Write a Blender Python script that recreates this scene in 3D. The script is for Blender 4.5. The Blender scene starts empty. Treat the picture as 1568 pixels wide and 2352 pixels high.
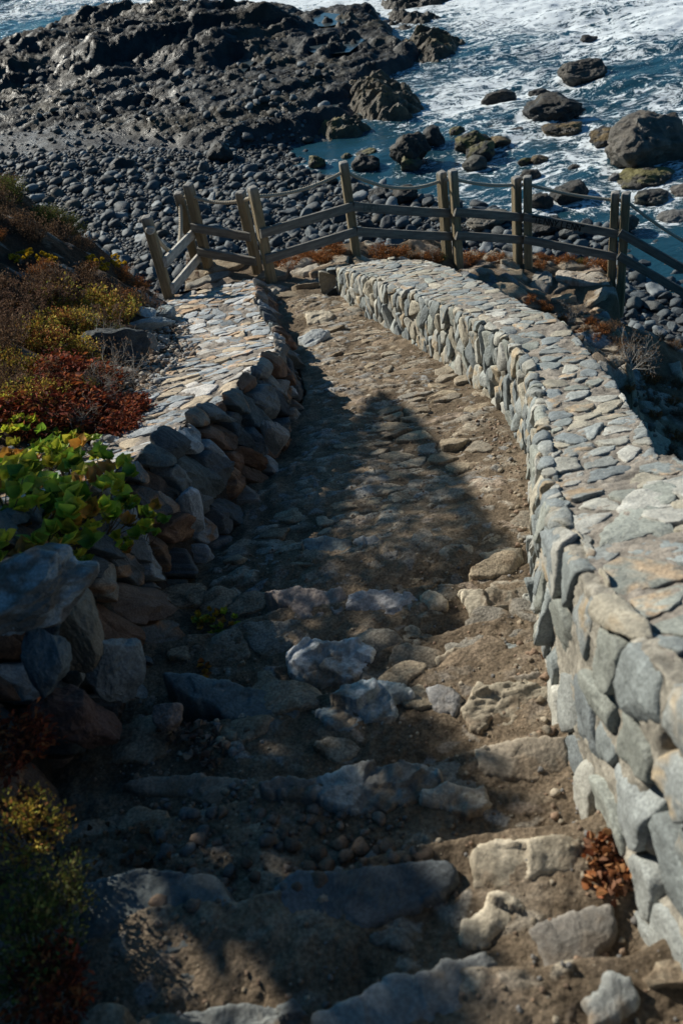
import bpy, math
import numpy as np
from mathutils import Vector, Matrix

# ------------------------------------------------------------------ camera model
F, PITCH, ROLL, CH = 2100.0, 39.6, 10.5, 11.0       # focal length in units of a 1568 wide picture
_p, _r = math.radians(PITCH), math.radians(ROLL)
_fw = np.array([0, math.cos(_p), -math.sin(_p)]); _up = np.cross([1., 0, 0], _fw)
CX = math.cos(_r) * np.array([1., 0, 0]) - math.sin(_r) * _up
CY = np.cross(-_fw, CX)
CZ = _fw
CC = np.array([0, 0, CH])


def ray(u, v):
    d = CZ + CX * (u - 784) / F - CY * (v - 1176) / F
    return d / np.linalg.norm(d)


def onz(u, v, z):
    d = ray(u, v)
    return CC + d * (z - CH) / d[2]


# ------------------------------------------------------------------ noise
def _h(ix, iy, iz, s):
    h = (ix * 73856093) ^ (iy * 19349663) ^ (iz * 83492791) ^ (s * 26544357)
    h &= 0xffffffff
    h = ((h ^ (h >> 16)) * 0x45d9f3b) & 0xffffffff
    h = ((h ^ (h >> 16)) * 0x45d9f3b) & 0xffffffff
    return ((h ^ (h >> 16)) & 0xffffff) / 16777215.0


def noise(x, y, z=0.0, s=1):
    x, y, z = np.broadcast_arrays(np.asarray(x, float), np.asarray(y, float), np.asarray(z, float))
    ix, iy, iz = np.floor(x).astype(np.int64), np.floor(y).astype(np.int64), np.floor(z).astype(np.int64)
    fx, fy, fz = x - ix, y - iy, z - iz
    ux, uy, uz = (f * f * f * (f * (f * 6 - 15) + 10) for f in (fx, fy, fz))
    r = 0
    for a in (0, 1):
        for b in (0, 1):
            for c in (0, 1):
                w = (ux if a else 1 - ux) * (uy if b else 1 - uy) * (uz if c else 1 - uz)
                r = r + w * _h(ix + a, iy + b, iz + c, s)
    return r * 2 - 1


def fbm(x, y, z=0.0, o=4, s=1, g=.5):
    r, a = 0, 1.0
    for k in range(o):
        r = r + a * noise(x * 2 ** k + 13.7 * k, y * 2 ** k + 7.1 * k, np.asarray(z) * 2 ** k, s + k)
        a *= g
    return r


def sst(a, b, x):
    t = np.clip((x - a) / (b - a), 0, 1)
    return t * t * (3 - 2 * t)


def voronoi(s, t, cs, ct, seed, jit=.8, keep=.86):
    """Jittered-grid cells: edge distance (in metres, about) and per-cell random numbers."""
    p, q = s / cs, t / ct
    j0 = np.floor(q).astype(np.int64)
    p = p + 0.0
    i0 = np.floor(p).astype(np.int64)

    def sd(i, j):
        a = _h(i, j, j * 0, seed); b = _h(i, j, j * 0 + 1, seed); c = _h(i, j, j * 0 + 2, seed)
        off = (j & 1) * .5
        return i + .5 + jit * (a - .5) + off - .25, j + .5 + jit * (b - .5), c > keep
    best = np.full(p.shape, 1e9); bx = np.zeros(p.shape); by = np.zeros(p.shape)
    bi = np.zeros(p.shape, np.int64); bj = np.zeros(p.shape, np.int64)
    R = (-2, -1, 0, 1, 2)
    for dj in R:
        for di in R:
            x, y, dead = sd(i0 + di, j0 + dj)
            d = (x - p) ** 2 + (y - q) ** 2 + dead * 1e6
            m = d < best
            best = np.where(m, d, best); bx = np.where(m, x, bx); by = np.where(m, y, by)
            bi = np.where(m, i0 + di, bi); bj = np.where(m, j0 + dj, bj)
    e = np.full(p.shape, 1e9)
    for dj in R:
        for di in R:
            x, y, dead = sd(i0 + di, j0 + dj)
            vx, vy = x - bx, y - by
            L = np.sqrt(vx * vx + vy * vy) + 1e-9
            d = (((x + bx) / 2 - p) * vx + ((y + by) / 2 - q) * vy) / L
            e = np.where(dead | (L < 1e-6), e, np.minimum(e, d))
    rs = [_h(bi, bj, bi * 0 + 5 + k, seed) for k in range(6)]
    return e * min(cs, ct), rs, (p - bx) * cs, (q - by) * ct


# ------------------------------------------------------------------ mesh helpers
scene = bpy.context.scene
COL = scene.collection


def mk(name, V, Fs, mat, col=None, parent=None, smooth=True, extra=None):
    V = np.asarray(V, np.float32).reshape(-1, 3)
    me = bpy.data.meshes.new(name)
    Fs = [np.asarray(f, np.int32) for f in Fs if len(f)]
    nl = sum(f.size for f in Fs); nf = sum(len(f) for f in Fs)
    me.vertices.add(len(V)); me.vertices.foreach_set('co', V.ravel())
    me.loops.add(nl); me.polygons.add(nf)
    me.loops.foreach_set('vertex_index', np.concatenate([f.ravel() for f in Fs]))
    tot = np.concatenate([np.full(len(f), f.shape[1], np.int32) for f in Fs])
    st = np.concatenate([[0], np.cumsum(tot)[:-1]]).astype(np.int32)
    me.polygons.foreach_set('loop_start', st)
    me.update(calc_edges=True)
    me.polygons.foreach_set('use_smooth', np.full(nf, bool(smooth)))
    if col is not None:
        c = np.ones((len(V), 4), np.float32); c[:, :3] = np.asarray(col).reshape(-1, 3) if np.ndim(col) > 1 else col
        a = me.color_attributes.new('Col', 'FLOAT_COLOR', 'POINT'); a.data.foreach_set('color', c.ravel())
    for k, v in (extra or {}).items():
        a = me.attributes.new(k, 'FLOAT', 'POINT'); a.data.foreach_set('value', np.asarray(v, np.float32).ravel())
    me.materials.append(mat)
    o = bpy.data.objects.new(name, me); COL.objects.link(o)
    if parent is not None:
        o.parent = parent
    return o


def gridf(n, m):
    i = np.arange(n * m).reshape(n, m)
    return np.stack([i[:-1, :-1], i[1:, :-1], i[1:, 1:], i[:-1, 1:]], -1).reshape(-1, 4)


def gridmesh(name, P, mat, col, parent=None, keep=None, extra=None, flip=False, smooth=True):
    n, m = P.shape[:2]
    f = gridf(n, m)
    if keep is not None:
        k = keep.reshape(-1)[f].any(1)
        f = f[k]
        used = np.zeros(n * m, bool); used[f.ravel()] = True
        rem = np.cumsum(used) - 1
        V = P.reshape(-1, 3)[used]; c = col.reshape(-1, 3)[used]; f = rem[f]
        extra = {a: b.reshape(-1)[used] for a, b in (extra or {}).items()}
    else:
        V = P.reshape(-1, 3); c = col.reshape(-1, 3)
    if flip:
        f = f[:, ::-1]
    return mk(name, V, [f], mat, c, parent, smooth, extra)


class Acc:
    def __init__(s): s.v, s.f, s.c, s.n = [], {}, [], 0

    def add(s, v, f, c):
        v = np.asarray(v, float).reshape(-1, 3); f = np.asarray(f)
        s.v.append(v); s.f.setdefault(f.shape[1], []).append(f + s.n)
        c = np.asarray(c, float)
        s.c.append(np.tile(c, (len(v), 1)) if c.ndim == 1 else c)
        s.n += len(v)

    def inst(s, bv, bf, M, pos, cols):
        """many copies of one small mesh: M (n,3,3), pos (n,3), cols (n,3)"""
        n = len(pos); k = len(bv)
        V = np.einsum('nij,kj->nki', M, bv) + pos[:, None, :]
        Fx = (bf[None] + (np.arange(n) * k)[:, None, None]).reshape(-1, bf.shape[1])
        s.add(V.reshape(-1, 3), Fx, np.repeat(cols, k, axis=0))

    def build(s, name, mat, parent=None, smooth=True):
        return mk(name, np.concatenate(s.v), [np.concatenate(x) for x in s.f.values()], mat, np.concatenate(s.c), parent, smooth)


def tag(o, label=None, cat=None, group=None, kind=None):
    if label: o['label'] = label
    if cat: o['category'] = cat
    if group: o['group'] = group
    if kind: o['kind'] = kind
    return o


def empty(name, loc, label=None, cat=None, group=None):
    o = bpy.data.objects.new(name, None); COL.objects.link(o); o.location = tuple(loc); o.empty_display_size = .1
    return tag(o, label, cat, group)


def copy_tree(o, loc=None, rz=None, sc=None, label=None, group=None):
    c = o.copy(); COL.objects.link(c)
    for ch in o.children:
        d = ch.copy(); COL.objects.link(d); d.parent = c
    if loc is not None: c.location = tuple(loc)
    if rz is not None: c.rotation_euler = (0, 0, rz) if np.isscalar(rz) else rz
    if sc is not None: c.scale = (sc, sc, sc) if np.isscalar(sc) else sc
    if label: c['label'] = label
    if group: c['group'] = group
    return c


def tube(pts, rad, k=6, cap=True):
    pts = np.asarray(pts, float); n = len(pts); rad = np.broadcast_to(rad, (n,))
    T = np.gradient(pts, axis=0); T /= np.linalg.norm(T, axis=1, keepdims=True) + 1e-9
    a = np.array([0, 0, 1.]) if abs(T[0, 2]) < .9 else np.array([1., 0, 0])
    V = []
    for i in range(n):
        b = np.cross(T[i], a); b /= np.linalg.norm(b) + 1e-9; a = np.cross(b, T[i])
        th = np.arange(k) * 2 * math.pi / k
        V.append(pts[i] + rad[i] * (np.cos(th)[:, None] * b + np.sin(th)[:, None] * a))
    V = np.concatenate(V); i = np.arange(n * k).reshape(n, k)
    f = np.stack([i[:-1], np.roll(i[:-1], -1, 1), np.roll(i[1:], -1, 1), i[1:]], -1).reshape(-1, 4)
    return V, f


def rotm(ax, ang):
    """batch of rotation matrices, ax (n,3) unit, ang (n)"""
    ax = np.asarray(ax, float); c, s = np.cos(ang), np.sin(ang); n = len(ax)
    x, y, z = ax.T; C = 1 - c
    return np.stack([c + x * x * C, x * y * C - z * s, x * z * C + y * s, y * x * C + z * s, c + y * y * C, y * z * C - x * s,
                     z * x * C - y * s, z * y * C + x * s, c + z * z * C], -1).reshape(n, 3, 3)


# ------------------------------------------------------------------ materials
def nodes(name):
    m = bpy.data.materials.new(name); m.use_nodes = True
    nt = m.node_tree; b = nt.nodes['Principled BSDF']
    return m, nt, b


def N(nt, typ, **kw):
    n = nt.nodes.new(typ)
    for k, v in kw.items():
        if k.startswith('i_'):
            n.inputs[k[2:].replace('_', ' ')].default_value = v
        else:
            setattr(n, k, v)
    return n


def colmat(name, rough=.85, mott=(.72, 1.22), mscale=14., bscale=70., bstr=.35, bdist=.01, spec=.3, stretch=None, speck=0., wet=None, trans=0.):
    m, nt, b = nodes(name)
    L = nt.links.new
    at = N(nt, 'ShaderNodeAttribute', attribute_name='Col')
    tc = N(nt, 'ShaderNodeTexCoord')
    src = tc.outputs['Object']
    if stretch:
        mp = N(nt, 'ShaderNodeMapping'); mp.inputs['Scale'].default_value = stretch; L(src, mp.inputs[0]); src = mp.outputs[0]
    n1 = N(nt, 'ShaderNodeTexNoise', i_Scale=mscale, i_Detail=7., i_Roughness=.68); L(src, n1.inputs['Vector'])
    mr = N(nt, 'ShaderNodeMapRange'); mr.inputs['From Min'].default_value = .28; mr.inputs['From Max'].default_value = .72
    mr.inputs['To Min'].default_value = mott[0]; mr.inputs['To Max'].default_value = mott[1]
    L(n1.outputs['Fac'], mr.inputs['Value'])
    mul = N(nt, 'ShaderNodeVectorMath', operation='SCALE'); L(at.outputs['Color'], mul.inputs[0]); L(mr.outputs[0], mul.inputs['Scale'])
    out = mul.outputs[0]
    if speck > 0:
        n3 = N(nt, 'ShaderNodeTexNoise', i_Scale=mscale * 9, i_Detail=3.); L(src, n3.inputs['Vector'])
        r3 = N(nt, 'ShaderNodeMapRange'); r3.inputs['From Min'].default_value = .35; r3.inputs['From Max'].default_value = .65
        r3.inputs['To Min'].default_value = 1 - speck; r3.inputs['To Max'].default_value = 1 + speck
        L(n3.outputs['Fac'], r3.inputs['Value'])
        mu2 = N(nt, 'ShaderNodeVectorMath', operation='SCALE'); L(out, mu2.inputs[0]); L(r3.outputs[0], mu2.inputs['Scale']); out = mu2.outputs[0]
    L(out, b.inputs['Base Color'])
    b.inputs['Roughness'].default_value = rough
    b.inputs['Specular IOR Level'].default_value = spec
    if wet is not None:
        n4 = N(nt, 'ShaderNodeTexNoise', i_Scale=wet[0], i_Detail=4.); L(src, n4.inputs['Vector'])
        r4 = N(nt, 'ShaderNodeMapRange'); r4.inputs['From Min'].default_value = .4; r4.inputs['From Max'].default_value = .62
        r4.inputs['To Min'].default_value = rough; r4.inputs['To Max'].default_value = wet[1]
        L(n4.outputs['Fac'], r4.inputs['Value']); L(r4.outputs[0], b.inputs['Roughness'])
    if trans > 0:
        tr = N(nt, 'ShaderNodeBsdfTranslucent'); L(out, tr.inputs['Color'])
        mx = N(nt, 'ShaderNodeMixShader'); mx.inputs[0].default_value = trans
        L(b.outputs[0], mx.inputs[1]); L(tr.outputs[0], mx.inputs[2])
        L(mx.outputs[0], nt.nodes['Material Output'].inputs['Surface'])
    if bstr > 0:
        n2 = N(nt, 'ShaderNodeTexNoise', i_Scale=bscale, i_Detail=8., i_Roughness=.65); L(src, n2.inputs['Vector'])
        bp = N(nt, 'ShaderNodeBump', i_Strength=bstr, i_Distance=bdist)
        L(n2.outputs['Fac'], bp.inputs['Height']); L(bp.outputs[0], b.inputs['Normal'])
    return m


M_STONE = colmat('wall_stone', .88, (.68, 1.25), 16, 55, .7, .012, .25, speck=.22)
M_SLAB = colmat('step_stone', .85, (.7, 1.2), 14, 60, .7, .01, .25, speck=.2)
M_PATH = colmat('trodden_path', .95, (.66, 1.32), 12, 90, 1., .012, .15, speck=.32)
M_EARTH = colmat('bank_earth', .95, (.55, 1.35), 6, 60, .9, .02, .1, speck=.3)
M_LAVA = colmat('wet_lava_rock', .75, (.45, 1.6), 2.2, 9., .9, .09, .4, wet=(1.8, .40))
M_ROCK = colmat('shore_rock', .7, (.5, 1.5), 2.2, 9, 1., .10, .4, wet=(1.5, .38))
M_COBBLE = colmat('beach_cobble', .68, (.7, 1.3), 3, 14, .6, .03, .35)
M_WOOD = colmat('weathered_wood', .8, (.45, 1.4), 5, 30, .9, .008, .25, stretch=(6, 6, .7))
M_RAIL = colmat('weathered_rail_wood', .8, (.45, 1.4), 5, 30, .9, .008, .25, stretch=(.9, 7, 7))
M_ROPE = colmat('rope_fibre', .9, (.8, 1.15), 60, 200, .5, .004, .2)
M_LEAF = colmat('fleshy_leaf', .5, (.8, 1.2), 20, 60, .15, .004, .4, trans=.35)
M_DRY = colmat('dry_leaf', .85, (.7, 1.25), 20, 80, .2, .004, .2, trans=.2)
M_STEM = colmat('plant_stem', .85, (.7, 1.2), 20, 80, .2, .004, .2)
M_INK = colmat('graffiti_ink', .7, (.9, 1.1), 20, 80, .0, .004, .2)

# ------------------------------------------------------------------ near terrain (metres; camera stands on the steps at the origin)
TREADS = [(9.33, .69), (9.165, 1.04), (8.995, 1.39), (8.83, 1.82), (8.665, 2.10), (8.50, 2.50), (8.34, 2.86)]   # level, y of its front edge


def path_z(x, y):
    """the stepped path: treads near the camera, then a cobbled ramp"""
    x, y = np.broadcast_arrays(np.asarray(x, float), np.asarray(y, float))
    yy = y - .05 * x + .035 * noise(x * 3.1, y * 1.2, 0, 5) + .012 * noise(x * 11, y * 4, 0, 6)
    z = 9.50 - 0 * yy
    z = np.where(yy < .3, 9.5, 9.33)
    for k, (lev, ye) in enumerate(TREADS[:-1]):
        z = z + (TREADS[k + 1][0] - lev) * sst(ye - .015, ye + .05, yy)
    ramp = 8.34 - .278 * (np.minimum(y, 9.3) - 2.9)
    z = z + (ramp - 8.34) * (y > 2.9)
    # shallow stone edged steps of the far end
    z = z + .03 * np.sin((y - 6.9) * 2 * math.pi / .62) * sst(6.9, 7.4, y) * (1 - sst(9.2, 9.5, y))
    return z


Y_LB = [-.5, .8, 1.63, 1.95, 2.3, 2.7, 2.98, 3.26, 3.92, 4.91, 5.7, 6.87, 8.7]
X_LB = [-1.05, -1.0, -.92, -.87, -.86, -.78, -.72, -.60, -.34, -.16, -.09, -.13, -.25]
Y_LT = [-.5, 1.0, 2.0, 3.0, 3.4, 3.9, 4.2, 4.9, 5.3, 6.0, 7.1, 8.7]
X_LT = [-1.38, -1.33, -1.15, -.86, -.74, -.57, -.43, -.24, -.15, -.18, -.33, -.42]
Y_LO = [-.5, .5, 2.0, 3.0, 3.6, 4.3, 5.0, 6.2, 7.0, 8.7]
X_LO = [-2.1, -1.95, -1.6, -1.28, -1.12, -1.05, -1.05, -.93, -1.1, -1.40]
Y_LH = [.5, 2.0, 3.0, 3.9, 5.1, 5.6, 6.2, 7.0, 8.0, 8.8]
Z_LH = [.80, .74, .64, .50, .43, .36, .25, .20, .24, .26]
Y_RB = [-.6, .76, .92, 1.09, 1.31, 1.54, 1.93, 2.41, 3.17, 3.79, 4.43, 5.23, 5.75, 7.41, 8.55]
X_RB = [.42, .47, .47, .46, .48, .51, .58, .70, .91, 1.03, 1.06, .98, .88, .57, .40]
Y_RH = [.5, 1.2, 3.2, 5.2, 7.4, 8.6]
Z_RH = [.58, .60, .50, .44, .36, .27]
# outer top edge of the right wall
_o = [(870, 590, .27, 8.6), (1000, 610, .30, 8.0), (1150, 680, .38, 6.8), (1290, 745, .44, 5.8), (1370, 830, .47, 5.), (1430, 910, .48, 4.4), (1480, 1000, .5, 3.8), (1500, 1070, .5, 3.4), (1568, 1150, .52, 3.)]


def pz0(y):
    return np.where(np.asarray(y) > 2.9, 8.34 - .278 * (np.minimum(y, 9.3) - 2.9), np.interp(y, [0, .5, 1.2, 2.9], [9.6, 9.4, 9.06, 8.34]))


def onpath(u, v, off):
    d = ray(u, v); t = 3.0
    for _ in range(60):
        p = CC + d * t
        t = .5 * t + .5 * (float(pz0(p[1])) + off - CH) / d[2]
    return CC + d * t


_oo = sorted([tuple(onpath(u, v, h)[[1, 0]]) for u, v, h, _ in _o])
Y_RO = [-.6, .8, 2.0] + [a for a, b in _oo]
X_RO = [1.05, 1.08, 1.22] + [b for a, b in _oo]
POSTS = {}
_pt = [('a', 335.8, 495.7, 384.5, 667.4, 9.9), ('b', 408.8, 439.3, 456, 629, 11.5), ('c', 428, 421.4, 484.4, 634, 11.17), ('d', 551, 439.3, 598.5, 654.6, 10.88),
       ('e', 578, 429, 625.4, 652, 10.53), ('f', 787.7, 371.4, 818.4, 590.5, 10.96), ('g', 1015.8, 394.5, 1027.3, 597, 11.84), ('h', 1038.8, 390.6, 1051.6, 595.7, 11.72),
       ('i', 1183.7, 405.4, 1188.3, 603.2, 12.2), ('j', 1208, 403.8, 1212.6, 603.2, 12.13), ('k', 1409.5, 440.4, 1402.8, 639.7, 12.19), ('l', 1437.8, 441.9, 1425.7, 642.7, 12.13)]
for n_, ut, vt, ub, vb, t in _pt:
    POSTS[n_] = CC + ray(ub, vb) * t
POSTS['m'] = POSTS['l'] + np.array([1.35, -.75, -.85])
FX = [-6, -1.3, -.99, -.3, .72, 1.93, 2.83, 3.87, 5.3, 8]
FY = [12.5, 10.6, 10.3, 9.75, 10.15, 10.7, 10.8, 10.35, 9.6, 8.5]
FZ = [7.5, 6.5, 6.45, 6.48, 6.45, 5.95, 5.68, 5.46, 4.6, 3.4]


def ground(x, y):
    x, y = np.broadcast_arrays(np.asarray(x, float), np.asarray(y, float))
    pz = path_z(x, y)
    xl, xr = np.interp(y, Y_LT, X_LT), np.interp(y, Y_RB, X_RB)
    xo, xR = np.interp(y, Y_LO, X_LO), np.interp(y, Y_RO, X_RO)
    # right of the wall and the terrace behind it
    zt = np.interp(x, [-.5, .3, .72, 1.93, 2.83, 3.87, 6, 9], [6.56, 6.52, 6.45, 5.95, 5.68, 5.46, 5.0, 4.6]) + .30 * np.clip(6.5 - y, 0, 9) + .09 * fbm(x * 1.3, y * 1.3, 0, 4, 31)
    # drop to the lower stair beyond the terrace
    a, b = np.array([3.72, 9.95]), np.array([2.95, 7.5])
    side = (x - a[0]) * (b[1] - a[1]) * -1 + (y - a[1]) * (b[0] - a[0])
    side = side / np.linalg.norm(b - a) + .12 * noise(x * 3, y * 3, 0, 33)
    zt = zt - .75 * sst(0, .22, side) - .35 * np.clip(side - .2, 0, 3)
    z = pz
    far = sst(8.5, 9.3, y)
    wR = np.where(y < 8.5, sst(xr + .12, xr + .3, x), sst(.35, .9, x) * 1.0)
    z = z * (1 - wR) + zt * wR
    # left bank
    top = pz0(y) + np.interp(y, Y_LH, Z_LH)
    d = np.clip(xo + .06 - x, 0, 50)
    k = np.interp(y, [-1, 2.2, 3.0, 6.2, 8, 9, 11], [.95, .85, .5, .42, .95, 1.0, 1.0])
    bank = top - .05 + k * np.minimum(d, 2.6) + .25 * np.clip(d - 2.6, 0, 9) + .12 * fbm(x * 1.7, y * 1.7, 0, 5, 41) * sst(0, .5, d)
    edge = y - np.interp(x, [-6, -2.2, -1.2], [10.4, 9.7, 8.9])
    bank = bank - 2.2 * np.clip(edge, 0, 9) - .35 * sst(-.6, .6, edge)
    wL = 1 - sst(xo + .05, xo + .12, x)
    wL = wL * (1 - sst(8.7, 9.2, y) * sst(-1.35, -1.05, x))
    z = z * (1 - wL) + bank * wL
    # under the left wall: keep hidden
    m = (x > xo + .1) & (x < xl + .06) & (y < 8.6)
    z = np.where(m, np.minimum(z, pz0(y) - .05), z)
    m = (x > xr + .05) & (x < xR - .04) & (y < 8.4)
    z = np.where(m, np.minimum(z, pz0(y) - .05), z)
    # cliff below the fence
    yf = np.interp(x, FX, FY) + .22 + .10 * noise(x * 2.2, y * 0, 0, 44)
    q = np.clip(y - yf, 0, 50)
    z = z - 1.9 * q - .25 * sst(0, .3, q) + .25 * sst(0, .6, q) * fbm(x * 1.5, y * 1.5, 0, 4, 45)
    return np.maximum(z, -.5)


# ------------------------------------------------------------------ shore terrain
def poly_sd(px, py, poly):
    """signed distance, negative inside"""
    poly = np.asarray(poly, float)[:, :2]
    d = np.full(px.shape, 1e9); ins = np.zeros(px.shape, bool)
    for a, b in zip(poly, np.roll(poly, -1, 0)):
        e = b - a; wx, wy = px - a[0], py - a[1]
        t = np.clip((wx * e[0] + wy * e[1]) / (e @ e + 1e-12), 0, 1)
        d = np.minimum(d, np.hypot(wx - t * e[0], wy - t * e[1]))
        c = (a[1] > py) != (b[1] > py)
        with np.errstate(divide='ignore', invalid='ignore'):
            ins ^= c & (px < (b[0] - a[0]) * (py - a[1]) / (b[1] - a[1] + 1e-12) + a[0])
    return np.where(ins, -d, d)


def pw(pts, z=0.):
    return [onz(u, v, z)[:2] for u, v in pts]


LAND = pw([(-260, 170), (-60, 118), (0, 108), (90, 88), (160, 50), (250, 22), (330, 28), (480, 15), (600, 22), (740, 28), (800, 10), (860, 14), (885, 50), (908, 100),
           (895, 128), (835, 165), (785, 200), (757, 222), (725, 262), (700, 295), (722, 330), (665, 352), (660, 378), (700, 400), (760, 440), (850, 468), (960, 480), (1090, 500),
           (1200, 520), (1290, 545), (1400, 585), (1568, 650), (1800, 730)]) + [np.array([16., 10.]), np.array([-22., 10.])]
RIDGE = pw([(-260, 175), (0, 115), (95, 85), (165, 45), (250, 15), (330, 20), (480, 10), (600, 18), (730, 25), (690, 75), (600, 110), (430, 165), (330, 150), (280, 190), (150, 215), (120, 160), (0, 200), (-250, 290)], 1.)
SHELF = pw([(-260, 170), (0, 105), (160, 45), (330, 18), (600, 15), (750, 20), (860, 10), (885, 50), (908, 100), (895, 128), (835, 165), (785, 200), (757, 222), (725, 262), (690, 300), (540, 325), (440, 320), (300, 310), (180, 300), (60, 318), (-60, 330), (-260, 340)], .5)
POOLS = [([(305, 252), (330, 236), (370, 236), (385, 246), (350, 262), (310, 262)], .55, 'pool'),
         ([(700, 102), (740, 84), (800, 80), (832, 92), (800, 118), (740, 124), (705, 115)], .75, 'pool'),
         ([(705, 48), (745, 30), (790, 34), (800, 50), (750, 60), (712, 58)], .75, 'pool'),
         ([(505, 178), (525, 150), (560, 134), (585, 140), (560, 165), (530, 190)], .7, 'pool'),
         ([(728, 258), (745, 242), (790, 240), (780, 256), (740, 266)], .22, 'pool')]
POOLW = [(pw(p, z), z) for p, z, _ in POOLS]


def shore(x, y):
    x, y = np.broadcast_arrays(np.asarray(x, float), np.asarray(y, float))
    wx = x + .9 * noise(x * .35, y * .35, 0, 61) + .35 * noise(x * 1.3, y * 1.3, 0, 62)
    wy = y + .9 * noise(x * .35, y * .35, 5, 63) + .35 * noise(x * 1.3, y * 1.3, 5, 64)
    sl = poly_sd(wx, wy, LAND)
    z = np.where(sl > 0, -.25 * sl, np.minimum(-sl * .10, .9))
    z = z + .06 * fbm(x * .8, y * .8, 0, 4, 65)
    sh = poly_sd(wx, wy, SHELF)
    k = sst(.6, -.5, sh)
    # tilted strata: ridges running up to the right, stepping down to the near left
    u_ = -x * .28 + y * .96; v_ = x * .96 + y * .28
    ws = fbm(x * .22, y * .22, 0, 4, 66)
    st = u_ * .55 + 1.3 * ws
    saw = st - np.floor(st)
    st2 = u_ * 1.7 + 1.6 * ws + .8 * noise(v_ * .5, u_ * .5, 0, 68); saw2 = st2 - np.floor(st2)
    rg = 1 - np.abs(fbm(v_ * .4, u_ * 1.2, 0, 5, 67))
    rg2 = 1 - np.abs(fbm(v_ * 1.5, u_ * 3.4, 0, 3, 69))
    f_ = 2.6 * fbm(v_ * .09, u_ * .30, 0, 4, 72) + u_ * .10; fr = f_ - np.floor(f_)
    f2 = 6.5 * fbm(v_ * .10, u_ * .34, 2, 4, 73) + u_ * .45; fr2 = f2 - np.floor(f2)
    hs = .32 + .16 * (np.floor(f_) % 3) + .16 * sst(.72, .98, fr) - .16 * (np.floor(f_) % 3 == 2) * 2 * sst(.72, .98, fr) + .16 * (fr2 * sst(1., .8, fr2)) + .10 * (rg - .55) + .05 * (rg2 - .5) + .07 * (.6 - np.abs(fbm(v_ * 2.6, u_ * 5.0, 0, 3, 70)))
    z = z * (1 - k) + (np.maximum(z * .4, 0) + hs) * k
    rd = poly_sd(wx, wy, RIDGE)
    kr = sst(.3, -2.6, rd)
    z = z + kr * (.75 + .42 * fbm(v_ * .25, u_ * .45, 0, 4, 71) + .2 * saw) * sst(.4, -.4, sl)
    for pp, zz in POOLW:
        sp = poly_sd(x + .3 * noise(x, y, 0, 75), y + .3 * noise(x, y, 3, 76), pp)
        z = np.where(sp < .6, z * sst(-.05, .6, sp) + (zz - .15 + .5 * np.clip(fbm(x * 1.4, y * 2.2, 0, 4, 79) - .12, 0, 1)) * (1 - sst(-.05, .6, sp)), z)
    return z, sl, k, kr


def hit(u, v, fn=ground, t0=1.0, t1=18.0, n=500):
    d = ray(u, v); t = np.linspace(t0, t1, n)
    P = CC + d * t[:, None]
    g = fn(P[:, 0], P[:, 1])
    b = np.nonzero(P[:, 2] <= g)[0]
    if len(b) == 0:
        return None
    i = b[0]
    if i == 0: return P[0]
    a0, a1 = P[i - 1, 2] - g[i - 1], P[i, 2] - g[i]
    w = a0 / (a0 - a1 + 1e-9)
    return P[i - 1] * (1 - w) + P[i] * w


def hits(u, v):
    return hit(u, v, lambda x, y: np.maximum(shore(x, y)[0], 0.0), 18, 95, 500)


# ------------------------------------------------------------------ path and ground meshes
DIRT = np.array([.215, .165, .115]); DIRT2 = np.array([.135, .102, .070])
PEB = np.array([[.40, .36, .30], [.36, .34, .30], [.46, .41, .33], [.30, .31, .31], [.36, .29, .23]])


def pal(P_, r, jitter=None):
    P_ = np.asarray(P_); i = np.minimum((r * len(P_)).astype(int), len(P_) - 1)
    return P_[i]


def path_surface(x, y):
    z = ground(x, y)
    xl, xr = np.interp(y, Y_LB, X_LB), np.interp(y, Y_RB, X_RB)
    wx = x + .035 * noise(x * 6, y * 6, 0, 81) + .012 * noise(x * 25, y * 25, 0, 181); wy = y + .03 * noise(x * 6, y * 6, 4, 82) + .012 * noise(x * 25, y * 25, 4, 182)
    e, r, dx, dy = voronoi(wx, wy, .19, .095, 83, 1., .72)
    e2, r2, _, _ = voronoi(wx + 3, wy, .055, .04, 84, .9, .75)
    on = sst(2.7, 3.2, y) + .30
    edge = np.minimum(x - xl, xr - x)
    on = np.where(y < 8.6, on * sst(.03, .22, edge + .08 * noise(x * 5, y * 5, 0, 88)), 1.0)
    big = fbm(x * 2.1, y * 2.1, 0, 4, 85)
    s1 = sst(.004, .028, e) * (r[0] * 1.25 - .18 + .3 * big)
    s1 = np.clip(s1, 0, 1) * np.clip(on, 0, 1) * .65
    s2 = np.clip(sst(.002, .012, e2) * (r2[0] * 1.5 - .70), 0, 1) * np.clip(on + .2, 0, 1)
    rough = fbm(x * 9, y * 9, 0, 5, 86)
    rough2 = fbm(x * 34, y * 34, 0, 4, 87, .65)
    dz = .019 * s1 + .008 * s2 + .008 * rough + .0032 * rough2 + s1 * (.10 * dx * (r[3] - .5) + .16 * dy * (r[4] - .3)) + .02 * big
    c1 = pal(PEB, r[1]) * (.75 + .4 * r[2])[..., None]
    c2 = pal(PEB, r2[1]) * (.8 + .4 * r2[2])[..., None]
    w = sst(-.6, .9, big + .5 * rough)[..., None]
    dirt = DIRT * w + DIRT2 * (1 - w)
    dusty = sst(.15, .75, s1 * (.55 + .6 * r[5]) + .32 * rough)[..., None] * .8
    c = dirt * (1 - dusty) + c1 * dusty
    d2 = sst(.15, .4, s2)[..., None] * .7
    c = c * (1 - d2) + c2 * d2
    return z + dz, c


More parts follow.
